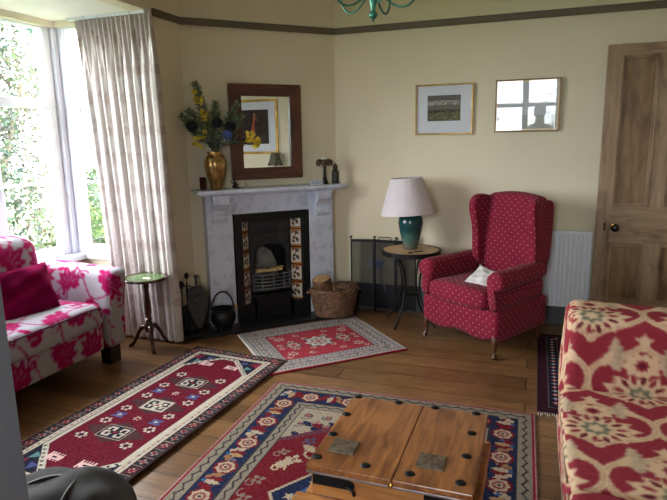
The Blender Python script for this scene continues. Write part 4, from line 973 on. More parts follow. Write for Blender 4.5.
fl('fern_sprig', 'green sprig leaning right over the mirror frame corner', .135, .575, -.06, 'fern')
fl('fern_sprig', 'green sprig leaning right above the blue flower', .155, .50, -.05, 'fern')
fl('fern_sprig', 'green sprig tilting left behind the leftmost thistle', -.13, .53, .0, 'fern')
fl('fern_sprig', 'low green sprig in the centre just above the vase neck', .0, .42, -.04, 'fern')
tag(fobj(MB().box(-.024, -.014, 0, .024, .014, .098).build('small_box', plain('dark_red_brown_wood', (70, 34, 28), .9, var=.2, spec=.1), bevel=.003), -1.205, -.11, SZ, -.2), 'small upright dark brown box left of the gold vase', 'box')
BRZ = plain('dark_bronze', (36, 34, 30), .4, metal=.6, bump=.4)
f = MB().ball((0, 0, .018), .020, 12, sz=.8).ball((.003, 0, .042), .013, 12, sz=1.2).ball((-.002, 0, .064), .009, 10)
f.tube([(-.012, 0, .04), (-.026, -.005, .05), (-.022, -.01, .066)], .004, 6).tube([(.012, 0, .035), (.03, -.006, .028)], .005, 6).tube([(.006, -.01, .012), (.034, -.015, .008)], .007, 6)
tag(fobj(f.build('figurine', BRZ, smooth=60), -.965, -.15, SZ), 'small dark bronze seated figurine right of the gold vase', 'figurine')
f = MB().ball((0, 0, .014), .014, 12, sz=.9).ball((.004, 0, .034), .009, 10, sz=1.2).tube([(.004, 0, .04), (-.006, 0, .052)], .003, 6).tube([(.01, 0, .012), (.028, 0, .022)], .004, 6)
tag(fobj(f.build('figurine', plain('clear_grey_crystal', (176, 172, 160), .15, var=.1), smooth=60), -.875, -.15, SZ), 'tiny pale glass figurine on the mantelpiece below the mirror', 'figurine')
PL = plain('pale_lettered_block', (196, 200, 206), .6); INK = plain('grey_blue_print', (110, 120, 150), .6)
bl = bpy.data.objects.new('lettered_sign', None); COL.objects.link(bl); tag(bl, 'small low white block sign with grey-blue marks on the mantelpiece', 'ornament'); fobj(bl, -.265, -.17, SZ)
MB().box(-.058, -.010, 0, .058, .010, .036).build('block', PL, bl, bevel=.002)
f = MB()
for k, x in enumerate((-.038, -.012, .014, .038)):
    f.tube([(x - .008, -.0105, .008), (x - .002, -.0105, .028), (x + .005, -.0105, .008)], .0018, 5)
    if k % 2 == 0: f.tube([(x - .006, -.0105, .016), (x + .003, -.0105, .016)], .0016, 5)
    else: f.tube([(x + .008, -.0105, .008), (x + .008, -.0105, .028)], .0016, 5)
f.build('lettering', INK, bl)
tc_ = bpy.data.objects.new('tree_candle_holder', None); COL.objects.link(tc_); tag(tc_, 'dark metal tree-shaped candle holder near the right end of the mantelpiece', 'candle holder'); fobj(tc_, -.175, -.14, SZ)
MB().lathe([(.036, 0), (.034, .006), (.022, .03), (.014, .07), (.012, .12), (.014, .155), (.0, .16)], 14).build('trunk', BRZ, tc_, smooth=60)
f = MB()
for k in range(9):
    a = k * 2 * PI / 9; f.tube(bez((.006 * math.cos(a), .006 * math.sin(a), .14), (.03 * math.cos(a), .03 * math.sin(a), .20), (.060 * math.cos(a), .060 * math.sin(a), .215), (.064 * math.cos(a), .064 * math.sin(a), .150), 8), [.005, .008, .014, .020, .024, .022, .016, .004], 8, flat=.8)
f.build('fronds', plain('brown_bronze', (78, 62, 48), .5, metal=.4, bump=.5), tc_, smooth=60)
MB().lathe([(0, .185), (.020, .190), (.024, .207), (.018, .224), (0, .230)], 14).build('candle', plain('white_wax', (220, 214, 200), .5), tc_, smooth=60)
f = MB().lathe([(.032, 0), (.033, .05), (.034, .09), (.028, .112), (.019, .118), (.022, .135), (.018, .155), (.006, .166), (0, .168)], 14, None, 1, .75)
tag(fobj(f.build('carved_figure', plain('dark_carved_wood', (46, 36, 32), .6, bump=.8, bs=60), smooth=50), -.070, -.13, SZ), 'dark carved rounded figure at the far right end of the mantelpiece', 'figurine')

# ------------------------------------------------------------------ hearth tools, cauldron, basket
cd = empty('cauldron', 'round black iron cauldron with hoop handle on the left of the hearth', 'cauldron', (-2.312, 3.785, .0225), PI / 4)
MB().lathe([(.0, .018), (.05, .020), (.082, .045), (.098, .09), (.094, .135), (.080, .158), (.092, .168), (.092, .176), (.078, .174), (.082, .14), (.085, .09), (.05, .04), (0, .035)], 30).build('pot', BLACK, cd, smooth=60)
MB().tube([(.090 * math.cos(t), 0, .165 + .145 * math.sin(t)) for t in np.linspace(0, PI, 22)], .0065, 8).build('handle', BLACK, cd, smooth=60)
for k in range(3): a = k * 2 * PI / 3; MB().tube([(.055 * math.cos(a), .055 * math.sin(a), .035), (.066 * math.cos(a), .066 * math.sin(a), .0)], [.010, .007], 8).build('leg', BLACK, cd, smooth=60)
MB().ball((.098, 0, .172), .012, 10).tube([(.09, 0, .17), (.125, -.012, .176)], .006, 6).build('handle_lug', BRASS, cd, smooth=60)
ts = empty('tool_stand', 'black square-based companion stand on the left end of the hearth', 'stand', (-2.475, 3.625, .0225), PI / 4)
MB().box(-.095, -.095, 0, .095, .095, .022).build('base', SLATE, ts, bevel=.003)
MB().tube([(-.045, 0, .02), (-.045, 0, .40)], .007, 8).tube([(-.085, 0, .38), (-.045, 0, .395), (-.005, 0, .38)], .005, 6).build('post', BLACK, ts, smooth=60)
TSM = TM(-2.475, 3.625, .0225) @ rotm(0, 0, PI / 4)
po = MB().tube([(0, 0, 0), (0, 0, .36)], .005, 6).ball((0, 0, .385), .022, 10, sz=1.3).lathe([(.012, .355), (.012, .365)], 8).build('poker', BLACK, smooth=60)
po.matrix_world = TSM @ TM(-.085, -.015, .025); tag(po, 'black poker with rounded handle hanging on the hearth stand', 'poker')
sh = MB().tube([(0, 0, .12), (0, 0, .41)], .005, 6).ball((0, 0, .435), .018, 10, sz=1.5).tube([(-.02, 0, .43), (0, 0, .46), (.02, 0, .43)], .004, 6); sh.add([(-.04, 0, 0), (.04, 0, 0), (.035, .0, .12), (-.035, 0, .12), (-.04, -.02, 0), (.04, -.02, 0), (.035, -.006, .12), (-.035, -.006, .12)], [(0, 1, 2, 3), (7, 6, 5, 4), (0, 4, 5, 1), (2, 6, 7, 3), (1, 5, 6, 2), (0, 3, 7, 4)])
sh = sh.build('hearth_shovel', BLACK, smooth=40); sh.matrix_world = TSM @ TM(-.030, .045, .025); tag(sh, 'black hearth shovel standing behind the bellows', 'shovel')
bw_ = bpy.data.objects.new('bellows', None); COL.objects.link(bw_); bw_.matrix_world = TSM @ TM(.035, -.02, .030) @ rotm(math.radians(-7), 0, 0); tag(bw_, 'dark ornate fire bellows propped upright beside the cauldron', 'bellows')
BEL = plain('dark_tooled_leather', (54, 52, 54), .45, metal=.3, var=.3, vs=30, bump=.8, bs=60)
body = [(-.02, .02), (-.05, .10), (-.075, .17), (-.082, .24), (-.072, .30), (-.045, .335), (-.018, .345), (.018, .345), (.045, .335), (.072, .30), (.082, .24), (.075, .17), (.05, .10), (.02, .02)]
MB().prism([(x, z) for x, z in body], -.022, -.010, rotm(PI / 2)).build('back_board', BEL, bw_, bevel=.004)
MB().prism([(x, z) for x, z in body], .012, .026, rotm(PI / 2)).build('front_board', BEL, bw_, bevel=.004)
MB().prism([(x * .9, z) for x, z in body], -.010, .012, rotm(PI / 2)).build('leather_fold', BLACK, bw_)
MB().tube([(0, -.002, .03), (0, -.002, -.0)], [.012, .006], 8).build('nozzle', BRASS, bw_, smooth=50)
MB().tube([(0, -.01, .34), (0, -.01, .40), (0, -.012, .435)], [.012, .010, .018], 8).build('handle', BEL, bw_, smooth=60)
MB().tube([(.03 * math.cos(t), -.028, .25 + .03 * math.sin(t)) for t in np.linspace(0, 2 * PI, 16)], .004, 6).tube([(.045 * math.cos(t), -.028, .16 + .04 * math.sin(t)) for t in np.linspace(0, PI, 12)], .004, 6).build('ornament', plain('pewter_relief', (96, 94, 92), .4, metal=.6), bw_, smooth=60)
# basket
bk = empty('log_basket', 'round woven wicker log basket on the right of the hearth', 'basket', (-1.592, 4.425, .0225), PI / 4 - .2)
WK = plain('brown_wicker', (122, 88, 64), .7, var=.3, vs=40, bump=.5, bs=90)
f = MB(); nst = 34
for r in range(15):
    z = .012 + r * .0145; R0 = .158 + .045 * (z / .22); pts = []
    for k in range(nst * 2 + 1): a = k * PI / nst; q = R0 + .006 * (1 if (k + r) % 2 else -1); pts.append((q * math.cos(a), q * math.sin(a) * .82, z))
    f.tube(pts, .0078, 5)
f.build('woven_side', WK, bk, smooth=80)
f = MB()
for k in range(nst): a = k * 2 * PI / nst; f.tube([(.150 * math.cos(a), .150 * math.sin(a) * .82, .0), (.196 * math.cos(a), .196 * math.sin(a) * .82, .225)], .004, 5)
f.build('stakes', WK, bk, smooth=80)['kind'] = 'stuff'
f = MB()
for q in range(2): f.tube([((.198 + .008 * math.cos(k * .9 + q * PI)) * math.cos(k * 2 * PI / 48), (.198 + .008 * math.cos(k * .9 + q * PI)) * .82 * math.sin(k * 2 * PI / 48), .228 + .008 * math.sin(k * .9 + q * PI)) for k in range(49)], .009, 6)
f.build('rim', WK, bk, smooth=80)
MB().lathe([(0, .002), (.148, .002), (.150, .010), (0, .010)], 30, None, 1, .82).build('basket_base', WK, bk)
for s in (-1, 1): MB().tube([(s * .19, -.05, .225), (s * .225, -.03, .215), (s * .238, 0, .205), (s * .225, .03, .215), (s * .19, .05, .225)], .009, 7).build('handle', WK, bk, smooth=80)
BARK = plain('brown_log_bark', (112, 80, 56), .9, var=.35, vs=14, bump=1.0, bs=25); CUT = plain('cut_log_end', (176, 140, 98), .85, var=.2, vs=30)
BKM = TM(-1.592, 4.425, .0225) @ rotm(0, 0, PI / 4 - .2)
def log(label, M, r, L, seed):
    rs = np.random.default_rng(seed); root = bpy.data.objects.new('firewood_log', None); COL.objects.link(root); tag(root, label, 'log', 'logs in the wicker basket'); root.matrix_world = BKM @ M
    an = rs.normal(0, .05, 16); R = []
    for k in range(9): z = -L / 2 + L * k / 8; R.append([(r * (1 + an[j] + rs.normal(0, .015)) * math.cos(j * PI / 8), r * (1 + an[j]) * math.sin(j * PI / 8), z) for j in range(16)])
    MB().rings(R).build('bark', BARK, root, smooth=50)
    for s in (-1, 1): MB().rings([[(r * (1 + an[j]) * .93 * math.cos(j * PI / 8), r * (1 + an[j]) * .93 * math.sin(j * PI / 8), s * (L / 2 + e)) for j in range(16)][::1] for e in (-.001, .0025)]).build('cut_end', CUT, root)
log('thick upright rounded brown log on the left of the wicker basket', TM(-.090, -.01, .195) @ rotm(.15, -.22, 0), .080, .28, 1)
log('long brown log lying level on the right of the wicker basket', TM(.075, -.03, .235) @ rotm(0, PI / 2, .12), .050, .20, 2)
log('thinner log lying at the back of the wicker basket', TM(.04, .08, .20) @ rotm(0, PI / 2 - .2, -.1), .042, .24, 3)
log('split pale-ended log wedged between the two larger logs in the basket', TM(.0, -.05, .15) @ rotm(.1, .35, 0), .030, .22, 4)

# ------------------------------------------------------------------ pictures on the back wall
def pic(label, x0, x1, z0, z1, fw, frm, tilt, drawfn, matw, matc, refl, lip=None):
    r = bpy.data.objects.new('framed_picture', None); COL.objects.link(r); tag(r, label, 'picture', None)
    w_, h_ = x1 - x0, z1 - z0; r.matrix_world = TM((x0 + x1) / 2, YB - .004, z0) @ rotm(math.radians(tilt), 0, 0)
    a, b = w_ / 2, h_
    for (p) in ([(-a, 0), (-a, b), (-a + fw, b - fw), (-a + fw, fw)], [(a, 0), (a, b), (a - fw, b - fw), (a - fw, fw)], [(-a, b), (a, b), (a - fw, b - fw), (-a + fw, b - fw)], [(-a, 0), (a, 0), (a - fw, fw), (-a + fw, fw)]):
        MB().prism(p, .0, .020, rotm(PI / 2)).build('frame_side', frm, r, bevel=.0015)
    MB().box(-a + fw, -.008, fw, a - fw, -.004, b - fw).build('mount', matc, r)
    iw, ih = w_ - 2 * fw - 2 * matw[0], h_ - 2 * fw - matw[1] - matw[2]; z_ = fw + matw[2]
    n1, n2 = int(iw / .003), int(ih / .003); R = drawfn(iw, ih); gx, gz = np.meshgrid(np.linspace(0, iw, n1), np.linspace(0, ih, n2), indexing='ij')
    m = MB(); m.grid(np.stack([gx - iw / 2, np.full_like(gx, -.0088), gz + z_], -1)); o = m.build('print', PRM, r); put(o.data, R.lookup(gx.reshape(-1), gz.reshape(-1), False), 'POINT')
    MB().box(-a + fw, -.0125, fw, a - fw, -.0110, b - fw).build('glazing', refl, r)
    return r
PRM = attr_mat('printed_paper', .8, 0, 1, .2)
def landscape(w_, h_):
    R = Ras(w_, h_, .003, (120, 112, 108)); yy = R.Y / h_
    for j, t in enumerate(yy):
        c = (96, 92, 74) if t < .3 else (84, 82, 72) if t < .45 else (112, 104, 100) if t < .62 else (134, 126, 122) if t < .8 else (100, 94, 92)
        R.a[j] = c
    rs = np.random.default_rng(3)
    for k in range(60): R.disc(rs.uniform(0, w_), rs.uniform(.05, .40) * h_, rs.uniform(.006, .02), tuple(np.array((110, 106, 72)) + rs.normal(0, 14)), .005)
    for k in range(40): R.disc(rs.uniform(.05, .95) * w_, rs.uniform(.62, .88) * h_, rs.uniform(.008, .022), tuple(np.clip(np.array((168, 156, 152)) + rs.normal(0, 10), 0, 255)), .006)
    for k in range(14): R.disc(rs.uniform(.05, .95) * w_, rs.uniform(.34, .42) * h_, .012, (62, 62, 50), .006)
    R.rect(0, h_ * .8, w_, h_, (96, 90, 90)); speck(R, 8); return R
GF = plain('thin_gilt_frame', (172, 138, 82), .35, metal=.8, var=.15); GB = plain('bronze_frame', (120, 92, 62), .4, metal=.7, var=.15)
MAT1 = plain('white_mount_board', (214, 216, 226), .8, var=.01, bump=0); MAT2 = plain('cream_liner', (232, 214, 186), .8, var=.01, bump=0)
pic('gilt-framed landscape print with wide white mount, nearer the fireplace', -.967, -.503, 1.530, 1.930, .014, GF, .3, landscape, (.085, .075, .095), MAT1, glass_mat('picture_glass', .0))
def haze_print(w_, h_):  # pale grey-blue ground imitates haze of the window reflection, lightening its dark bars
    R = Ras(w_, h_, .004, (196, 200, 206)); R.rect(0, 0, w_, h_ * .3, (170, 172, 166)); speck(R, 8); return R
pic('bronze-framed picture nearer the door, its glass reflecting a window', -.335, .142, 1.540, 1.937, .011, GB, 1.2, haze_print, (.012, .012, .012), MAT2, glass_mat('reflective_picture_glass', -.010))
# print and lamp on the right wall, seen only in the mirror
def figure_print(w_, h_):
    R = Ras(w_, h_, .004, (40, 28, 30)); m = w_ / 2
    R.poly([(m - .14, .02), (m + .14, .02), (m + .13, .09), (m + .07, .15), (m + .02, .19), (m - .04, .15), (m - .12, .11)], (96, 62, 48)); R.poly([(m - .02, .18), (m + .05, .18), (m + .04, .27), (m + .015, .33), (m + .01, .42), (m - .035, .44), (m - .03, .38), (m - .01, .31)], (150, 62, 46)); R.disc(m - .015, .46, .02, (160, 108, 80)); R.line([(m - .02, .42), (m - .07, .36)], .02, (140, 80, 60))
    speck(R, 10); return R
gp = pic('large gold-framed dark print on the right wall, reflected in the mirror', -.43, .43, 0, .86, .040, plain('wide_gold_frame', (200, 160, 86), .3, metal=.9, var=.15), 0, figure_print, (.125, .12, .12), MAT1, glass_mat('print_glass', .0))
gp.matrix_world = TM(XR - .004, 2.04, 1.30) @ rotm(0, 0, -PI / 2)
cb_ = empty('side_cabinet', 'low dark wooden cabinet against the right wall', 'cabinet', (1.78, 2.55, 0))
MB().box(-.20, -.22, .08, .20, .22, .80).build('body', MAH, cb_, bevel=.004); MB().box(-.215, -.235, .80, .21, .235, .825).build('top', MAH, cb_, bevel=.004)
for s in (-1, 1):
    dd = MB().box(-.212, min(s * .008, s * .205), .12, -.20, max(s * .008, s * .205), .77).build('cabinet_door', MAH, cb_, bevel=.003); MB().ball((-.225, s * .04, .45), .012, 10).build('knob', BRASS, dd, smooth=60)
for x in (-.17, .17):
    for y in (-.19, .19): MB().box(x - .02, y - .02, 0, x + .02, y + .02, .08).build('foot', MAH, cb_)
l2 = empty('table_lamp', 'small lamp with dark olive fringed shade, seen in the mirror', 'lamp', (1.78, 2.50, .8255))
MB().lathe([(.07, 0), (.07, .012), (.02, .03), (.03, .12), (.018, .20), (.012, .32), (0, .33)], 20).build('lamp_base', BRASS, l2, smooth=50)
MB().rings([[(r * math.cos(2 * PI * j / 24), r * math.sin(2 * PI * j / 24), z) for j in range(24)] for r, z in ((.108, .33), (.062, .50), (.060, .50), (.106, .33), (.108, .33))], False).build('lamp_shade', plain('olive_silk_shade', (88, 84, 58), .7), l2, smooth=50)
f = MB()
for k in range(48): a = k * 2 * PI / 48; f.tube([(.108 * math.cos(a), .108 * math.sin(a), .333), (.116 * math.cos(a), .116 * math.sin(a), .298)], .0045, 4)
f.build('fringe', BLACK, l2)['kind'] = 'stuff'

# ------------------------------------------------------------------ chandelier
TQ = plain('verdigris_metal', (70, 140, 122), .4, metal=.35, var=.3, vs=40, bump=.3); CHX, CHY, CHZ = -.672, 2.40, 1.99
cl = empty('chandelier', 'turquoise verdigris chandelier with curved arms hanging from the ceiling', 'chandelier', (CHX, CHY, 0))
z = CHZ
MB().lathe([(0, z - .012), (.004, z - .008), (.004, z), (.014, z + .006), (.018, z + .018), (.014, z + .028), (.008, z + .032), (.016, z + .07), (.020, z + .10), (.014, z + .14), (.02, z + .18), (.010, z + .20), (.006, z + .22), (.006, H), (0, H)], 20).build('stem', TQ, cl, smooth=60)
MB().lathe([(.0, H - .03), (.05, H - .02), (.06, H - .001), (0, H - .001)], 24).build('ceiling_rose', TQ, cl, smooth=60)
for k in range(5):
    a = math.radians(10 + 72 * k); ca, sa = math.cos(a), math.sin(a)
    P = bez((.012 * ca, .012 * sa, z + .13), (.07 * ca, .07 * sa, z + .03), (.17 * ca, .17 * sa, z + .0), (.19 * ca, .19 * sa, z + .13), 16)
    ar = MB().tube(P, .0045, 7).build('arm', TQ, cl, smooth=60)
    MB().lathe([(.008, 0), (.034, .010), (.036, .016), (.008, .014), (.010, .06), (0, .06)], 16, TM(.19 * ca, .19 * sa, z + .128)).build('candle_cup', TQ, ar, smooth=50)

# ------------------------------------------------------------------ dark bag at the bottom left
def bagf(V):
    V = V.copy(); x, y, z_ = V[:, 0], V[:, 1], V[:, 2]; t = np.clip(z_ / .26, 0, 1)
    V[:, 0] *= 1 - .18 * t ** 2; V[:, 1] *= 1 - .25 * t ** 2
    V[:, 2] = z_ * (1 - .25 * np.clip(x / .3, -1, 1) ** 2) + t * (.010 * np.sin(x * 18 + y * 9) + .008 * np.sin(x * 31 - y * 23)); V[:, 1] += .01 * np.sin(x * 25 + z_ * 18) * t; return V
bg = empty('bag', 'dark grey crumpled fabric bag in the bottom left corner on the runner rug', 'bag', (-1.655, 1.46, .0235), math.radians(20))
MB_ = rbox(-.27, -.17, 0, .27, .17, .235, .10, .012, bagf); MB_.build('body', plain('charcoal_nylon', (84, 82, 82), .9, var=.2, spec=.15, vs=7, bump=.8, bs=14), bg, smooth=180)
f = MB(); f.tube([(.06 + .02 * math.sin(t * 3), -.16 + .32 * t, .238 - .10 * abs(2 * t - 1) ** 4) for t in np.linspace(0.08, .92, 20)], .005, 6); f.tube([(.20 * math.sin(t), -.02 + .05 * math.cos(t * 2), .225 - .05 * math.sin(t) ** 2 * 1.0 + .006) for t in np.linspace(-1.2, 1.2, 24)], .006, 6); f.build('zip_piping', plain('grey_piping', (92, 90, 92), .6), bg, smooth=60)

# ------------------------------------------------------------------ photographer (only seen in the picture glass)
ps = empty('person', 'person in dark clothes holding up a phone, reflected in the picture glass', 'person', (.0, -.42, 0), 0)
def skin(name, verts, edges, mat, par, root=0, sub=2):
    me = bpy.data.meshes.new(name); me.from_pydata([v[:3] for v in verts], edges, []); me.materials.append(mat); o = bpy.data.objects.new(name, me); COL.objects.link(o); o.parent = par
    md = o.modifiers.new('skin', 'SKIN'); md.use_smooth_shade = True; sv = me.skin_vertices[0].data if me.skin_vertices else None
    if sv is None:
        me.attributes; 
    for i, v in enumerate(verts): sv[i].radius = (v[3], v[4] if len(v) > 4 else v[3]); sv[i].use_root = (i == root)
    q = o.modifiers.new('smooth', 'SUBSURF'); q.levels = sub; q.render_levels = sub; return o
SKN = plain('skin', (196, 150, 126), .6, var=.04, bump=0); CLO = plain('navy_jumper', (44, 48, 62), .9, var=.1); TRO = plain('dark_trousers', (36, 36, 42), .9, var=.1)
def add_skin_layer(me):
    import bmesh
    bm = bmesh.new(); bm.from_mesh(me); bm.verts.layers.skin.verify(); bm.to_mesh(me); bm.free()
def skin2(name, verts, edges, mat, par, root=0, sub=2):
    me = bpy.data.meshes.new(name); me.from_pydata([v[:3] for v in verts], edges, []); me.materials.append(mat); add_skin_layer(me)
    o = bpy.data.objects.new(name, me); COL.objects.link(o); o.parent = par; md = o.modifiers.new('skin', 'SKIN'); md.use_smooth_shade = True
    for i, v in enumerate(verts):
        d_ = me.skin_vertices[0].data[i]; d_.radius = (v[3], v[4] if len(v) > 4 else v[3]); d_.use_root = (i == root)
    q = o.modifiers.new('smooth', 'SUBSURF'); q.levels = sub; q.render_levels = sub; return o
V_ = [(0, 0, .98, .15, .11), (0, 0, 1.15, .13, .10), (0, .0, 1.33, .16, .11), (0, .0, 1.44, .10, .08), (0, .01, 1.52, .055), (0, .02, 1.60, .075, .085), (0, .02, 1.69, .085, .10), (0, .01, 1.755, .055, .065)]
E_ = [(i, i + 1) for i in range(7)]
for s in (-1, 1):
    b = len(V_); V_ += [(s * .10, 0, .90, .095), (s * .11, .01, .50, .06), (s * .11, -.01, .10, .042), (s * .12, .03, .045, .042), (s * .125, .12, .03, .032)]
    E_ += [(0, b), (b, b + 1), (b + 1, b + 2), (b + 2, b + 3), (b + 3, b + 4)]
    b = len(V_); V_ += [(s * .17, 0, 1.40, .062), (s * .215, .03, 1.14, .045), (s * .11, .22, 1.36, .034), (s * .075, .265, 1.435, .025), (s * .062, .285, 1.475, .030)]
    E_ += [(3, b), (b, b + 1), (b + 1, b + 2), (b + 2, b + 3), (b + 3, b + 4)]
    for q, (dx, L) in enumerate(((-.018, .070), (-.006, .078), (.006, .074), (.018, .060))):
        c = len(V_); V_ += [(s * (.060) + s * dx * .2, .300 + dx * .2, 1.485 + dx * .9, .0095), (s * .030, .325, 1.492 + dx * .95, .0085), (s * .012, .312, 1.490 + dx * .95, .0075)]
        E_ += [(b + 4, c), (c, c + 1), (c + 1, c + 2)]
    c = len(V_); V_ += [(s * .050, .275, 1.468, .010), (s * .022, .283, 1.470, .009)]; E_ += [(b + 4, c), (c, c + 1)]
skin2('body', V_, E_, SKN, ps, 0, 1)
sw = [(0, 0, .96, .165, .125), (0, 0, 1.15, .145, .115), (0, 0, 1.33, .172, .125), (0, 0, 1.45, .10, .085)]; se = [(0, 1), (1, 2), (2, 3)]
for s in (-1, 1):
    b = len(sw); sw += [(s * .17, 0, 1.40, .075), (s * .215, .03, 1.14, .057), (s * .115, .21, 1.35, .043)]; se += [(3, b), (b, b + 1), (b + 1, b + 2)]
skin2('jumper', sw, se, CLO, ps, 0, 1)
tw = [(0, 0, .96, .16, .12)]; te = []
for s in (-1, 1):
    b = len(tw); tw += [(s * .10, 0, .88, .11), (s * .11, .01, .50, .075), (s * .11, -.01, .10, .060)]; te += [(0, b), (b, b + 1), (b + 1, b + 2)]
skin2('trousers', tw, te, TRO, ps, 0, 1)
hb = MB().ball((0, 0.0, 1.70), .100, 18, sz=1.1); hb.build('hair', plain('dark_brown_hair', (50, 36, 28), .7, bump=.6), ps, smooth=180)
f = MB().ball((0, .118, 1.655), .013, 10, sz=1.5); f.ball((-.078, .02, 1.655), .02, 10, sz=1.4); f.ball((.078, .02, 1.655), .02, 10, sz=1.4); f.build('nose_and_ears', SKN, ps, smooth=180)
f = MB().ball((-.032, .100, 1.68), .012, 10); f.ball((.032, .100, 1.68), .012, 10); f.build('eyes', WHITE, ps, smooth=180)
MB().tube([(-.025, .108, 1.605), (0, .114, 1.600), (.025, .108, 1.605)], .006, 6).build('mouth', plain('lips', (150, 80, 76), .6), ps, smooth=180)
tag(MB().box(-.075, -.11, 1.458, .075, -.10, 1.530).build('phone', BLACK, bevel=.004), 'black phone held up by the reflected person', 'phone')

# ------------------------------------------------------------------ outside: ground, shrubs and trees
struct(MB().box(-40, -40, -.62, 30, 40, -.60).build('ground', plain('grass_ground', (96, 120, 62), .95, var=.3, vs=2)), 'garden ground outside the windows')
LFM = {}
def leafmat(c, k):
    m, nt, b, o = nodes('leaf_' + k); inf = _n(nt, 'ShaderNodeAttribute'); inf.attribute_name = 'Col'
    b.inputs['Roughness'].default_value = .7; nt.links.new(inf.outputs['Color'], b.inputs['Base Color']); tr = _n(nt, 'ShaderNodeBsdfTranslucent'); nt.links.new(inf.outputs['Color'], tr.inputs[0])
    mx = _n(nt, 'ShaderNodeMixShader'); mx.inputs[0].default_value = .3; nt.links.new(b.outputs[0], mx.inputs[1]); nt.links.new(tr.outputs[0], mx.inputs[2]); nt.links.new(mx.outputs[0], o.inputs[0]); return m
LF = leafmat((0, 0, 0), 'garden'); TRK2 = plain('tree_bark', (96, 84, 70), .9)
def bush(name, label, cat, x, y, r, zc, rz_, n, c, size, seed, trunk=.08, group='shrubs and trees outside the windows'):
    rs = np.random.default_rng(seed); root = empty(name, label, cat, (x, y, -.6), 0, group)
    n = int(n * 1.7); size *= .74; nb = 14; cen = rs.normal(0, .45, (nb, 3)) * [r, r, rz_]; cen[:, 2] = np.clip(cen[:, 2], -rz_ * .8, rz_ * .8)
    pk = rs.integers(0, nb, n); d_ = rs.normal(0, 1, (n, 3)); d_ /= np.linalg.norm(d_, axis=1)[:, None]
    p = cen[pk] + d_ * np.array([r, r, rz_]) * .5 * rs.uniform(.75, 1.05, n)[:, None] ** .5; p[:, 2] += zc + .6
    p[:, 2] = np.maximum(p[:, 2], .05)
    u = rs.normal(0, 1, (n, 3)); u /= np.linalg.norm(u, axis=1)[:, None]; w = np.cross(u, rs.normal(0, 1, (n, 3))); w /= np.linalg.norm(w, axis=1)[:, None]; s = size * rs.uniform(.6, 1.3, n)[:, None]
    V = np.stack([p - u * s, p + w * s * .45, p + u * s, p - w * s * .45], 1).reshape(-1, 3)
    me = bpy.data.meshes.new('foliage'); me.from_pydata(V.tolist(), [], [(4 * i, 4 * i + 1, 4 * i + 2, 4 * i + 3) for i in range(n)]); me.materials.append(LF)
    cc_ = np.clip(np.array(c) * .44 * rs.uniform(.6, 1.25, n)[:, None] + rs.normal(0, 8, (n, 3)), 0, 255); put(me, np.repeat(cc_, 4, axis=0), 'POINT')
    o = bpy.data.objects.new('foliage', me); COL.objects.link(o); o.parent = root; o['kind'] = 'stuff'
    t = MB()
    for k in range(5): e = cen[k]; t.tube([(0, 0, 0), (e[0] * .3, e[1] * .3, (zc + .6) * .5), (e[0], e[1], zc + .6 + e[2])], [trunk, trunk * .7, trunk * .25], 6)
    t.build('trunk', TRK2, root, smooth=60); return root
bush('garden_tree', 'large pale green tree filling the bay window pane on the left', 'tree', -9.2, 7.4, 2.0, 2.3, 2.2, 7000, (146, 164, 120), .075, 1, .12)
bush('garden_tree', 'bright green tree crown at the top left of the bay window', 'tree', -10.5, 6.0, 1.8, 3.7, 1.4, 5000, (110, 160, 60), .08, 2, .12)
bush('garden_shrub', 'mid green shrub low behind the left bay window pane', 'shrub', -7.4, 5.6, 1.3, .6, 1.3, 5000, (110, 140, 104), .06, 3, .05)
bush('garden_shrub', 'dark green shrub seen through the lower side window', 'shrub', -6.6, 8.0, 1.2, .75, 1.15, 6000, (70, 112, 66), .06, 4, .05)
bush('garden_shrub', 'bright yellow-green broad-leaved shrub low in the side window', 'shrub', -5.4, 6.2, .8, .0, .85, 3000, (128, 170, 62), .07, 5, .04)
bush('garden_tree', 'green tree tip showing at the top of the side window', 'tree', -10.0, 13.5, 2.2, 5.3, 1.4, 4000, (104, 140, 70), .10, 6, .15)
bush('garden_shrub', 'blue-green shrub at the far left of the bay window', 'shrub', -8.0, 3.6, 1.5, 1.0, 1.6, 5000, (120, 150, 124), .07, 7, .06)
bush('garden_shrub', 'shrub at the bottom of the bay window behind the floral sofa back', 'shrub', -6.8, 2.2, 1.2, .5, 1.3, 4000, (120, 146, 92), .06, 8, .06)
bush('garden_tree', 'sparse tree outside the window reflected in the picture glass', 'tree', 1.4, -9.0, 1.5, .9, 1.5, 2400, (96, 104, 84), .06, 9, .08)
bush('garden_tree', 'thin tree on the other side of the reflected window', 'tree', -2.6, -9.5, 1.5, .9, 1.5, 2400, (100, 106, 90), .06, 10, .08)

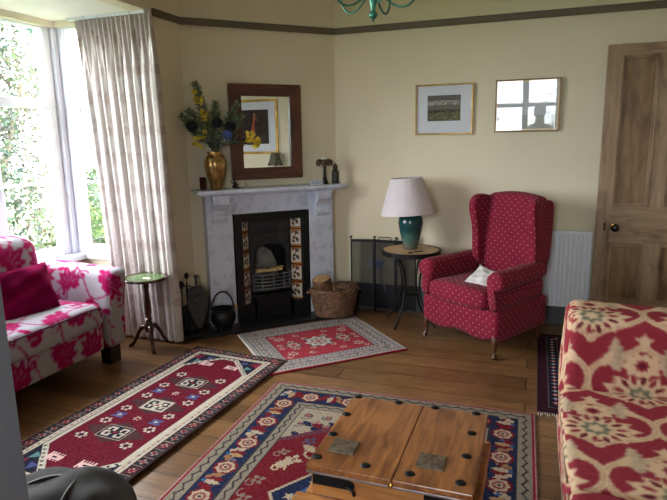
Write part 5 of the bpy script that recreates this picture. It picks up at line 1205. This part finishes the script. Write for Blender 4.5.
# ------------------------------------------------------------------ light
wd = bpy.data.worlds.new('overcast_sky'); SC.world = wd; wd.use_nodes = True; nt = wd.node_tree; bgn = nt.nodes['Background']
tc = _n(nt, 'ShaderNodeTexCoord'); sp = _n(nt, 'ShaderNodeSeparateXYZ'); nt.links.new(tc.outputs['Generated'], sp.inputs[0])
cn = _n(nt, 'ShaderNodeTexNoise', Scale=2.2, Detail=4); nt.links.new(tc.outputs['Generated'], cn.inputs['Vector'])
rp = _n(nt, 'ShaderNodeValToRGB'); rp.color_ramp.elements[0].position = .35; rp.color_ramp.elements[0].color = (.72, .86, 1, 1); rp.color_ramp.elements[1].position = .62; rp.color_ramp.elements[1].color = (1, 1, .98, 1)
nt.links.new(cn.outputs[0], rp.inputs[0]); nt.links.new(rp.outputs[0], bgn.inputs[0]); bgn.inputs[1].default_value = 10.0
def portal(loc, rot, sx, sy):
    l = bpy.data.lights.new('window_daylight_portal', 'AREA'); l.shape = 'RECTANGLE'; l.size = sx; l.size_y = sy; l.cycles.is_portal = True
    o = bpy.data.objects.new('window_daylight_portal', l); COL.objects.link(o); o.location = loc; o.rotation_euler = rot
portal((-3.60, 2.22, 1.52), (0, -PI / 2, 0), 1.74, 2.5)
portal((-3.06, 3.64, 1.52), (-PI / 2, 0, 0), .9, 1.74)
portal((-.25, YN - .16, 1.6), (PI / 2, 0, 0), 1.14, 1.58)

# ------------------------------------------------------------------ camera
cam = bpy.data.cameras.new('camera'); co = bpy.data.objects.new('camera', cam); COL.objects.link(co)
F_ = 565.0; cam.sensor_width = 36; cam.lens = F_ / 667 * 36; cam.clip_start = .02
yaw, pitch, roll = math.radians(-19.8), math.radians(11.0), math.radians(.94)
fw = Vector((math.sin(yaw) * math.cos(pitch), math.cos(yaw) * math.cos(pitch), -math.sin(pitch)))
rt = Vector((math.cos(yaw), -math.sin(yaw), 0)); up = rt.cross(fw)
R2 = rt * math.cos(roll) - up * math.sin(roll); U2 = up * math.cos(roll) + rt * math.sin(roll)
co.matrix_world = Matrix(((R2.x, U2.x, -fw.x, 0), (R2.y, U2.y, -fw.y, 0), (R2.z, U2.z, -fw.z, 1.5), (0, 0, 0, 1)))
SC.camera = co
SC.view_settings.view_transform = 'Standard'; SC.view_settings.look = 'None'; SC.view_settings.gamma = 1; SC.view_settings.use_curve_mapping = False
SC.view_settings.exposure = 1.62
SC.cycles.use_denoising = True; SC.cycles.max_bounces = 10; SC.cycles.diffuse_bounces = 6; SC.cycles.transparent_max_bounces = 16
SC.cycles.sample_clamp_indirect = 8; SC.cycles.caustics_reflective = False; SC.cycles.caustics_refractive = False
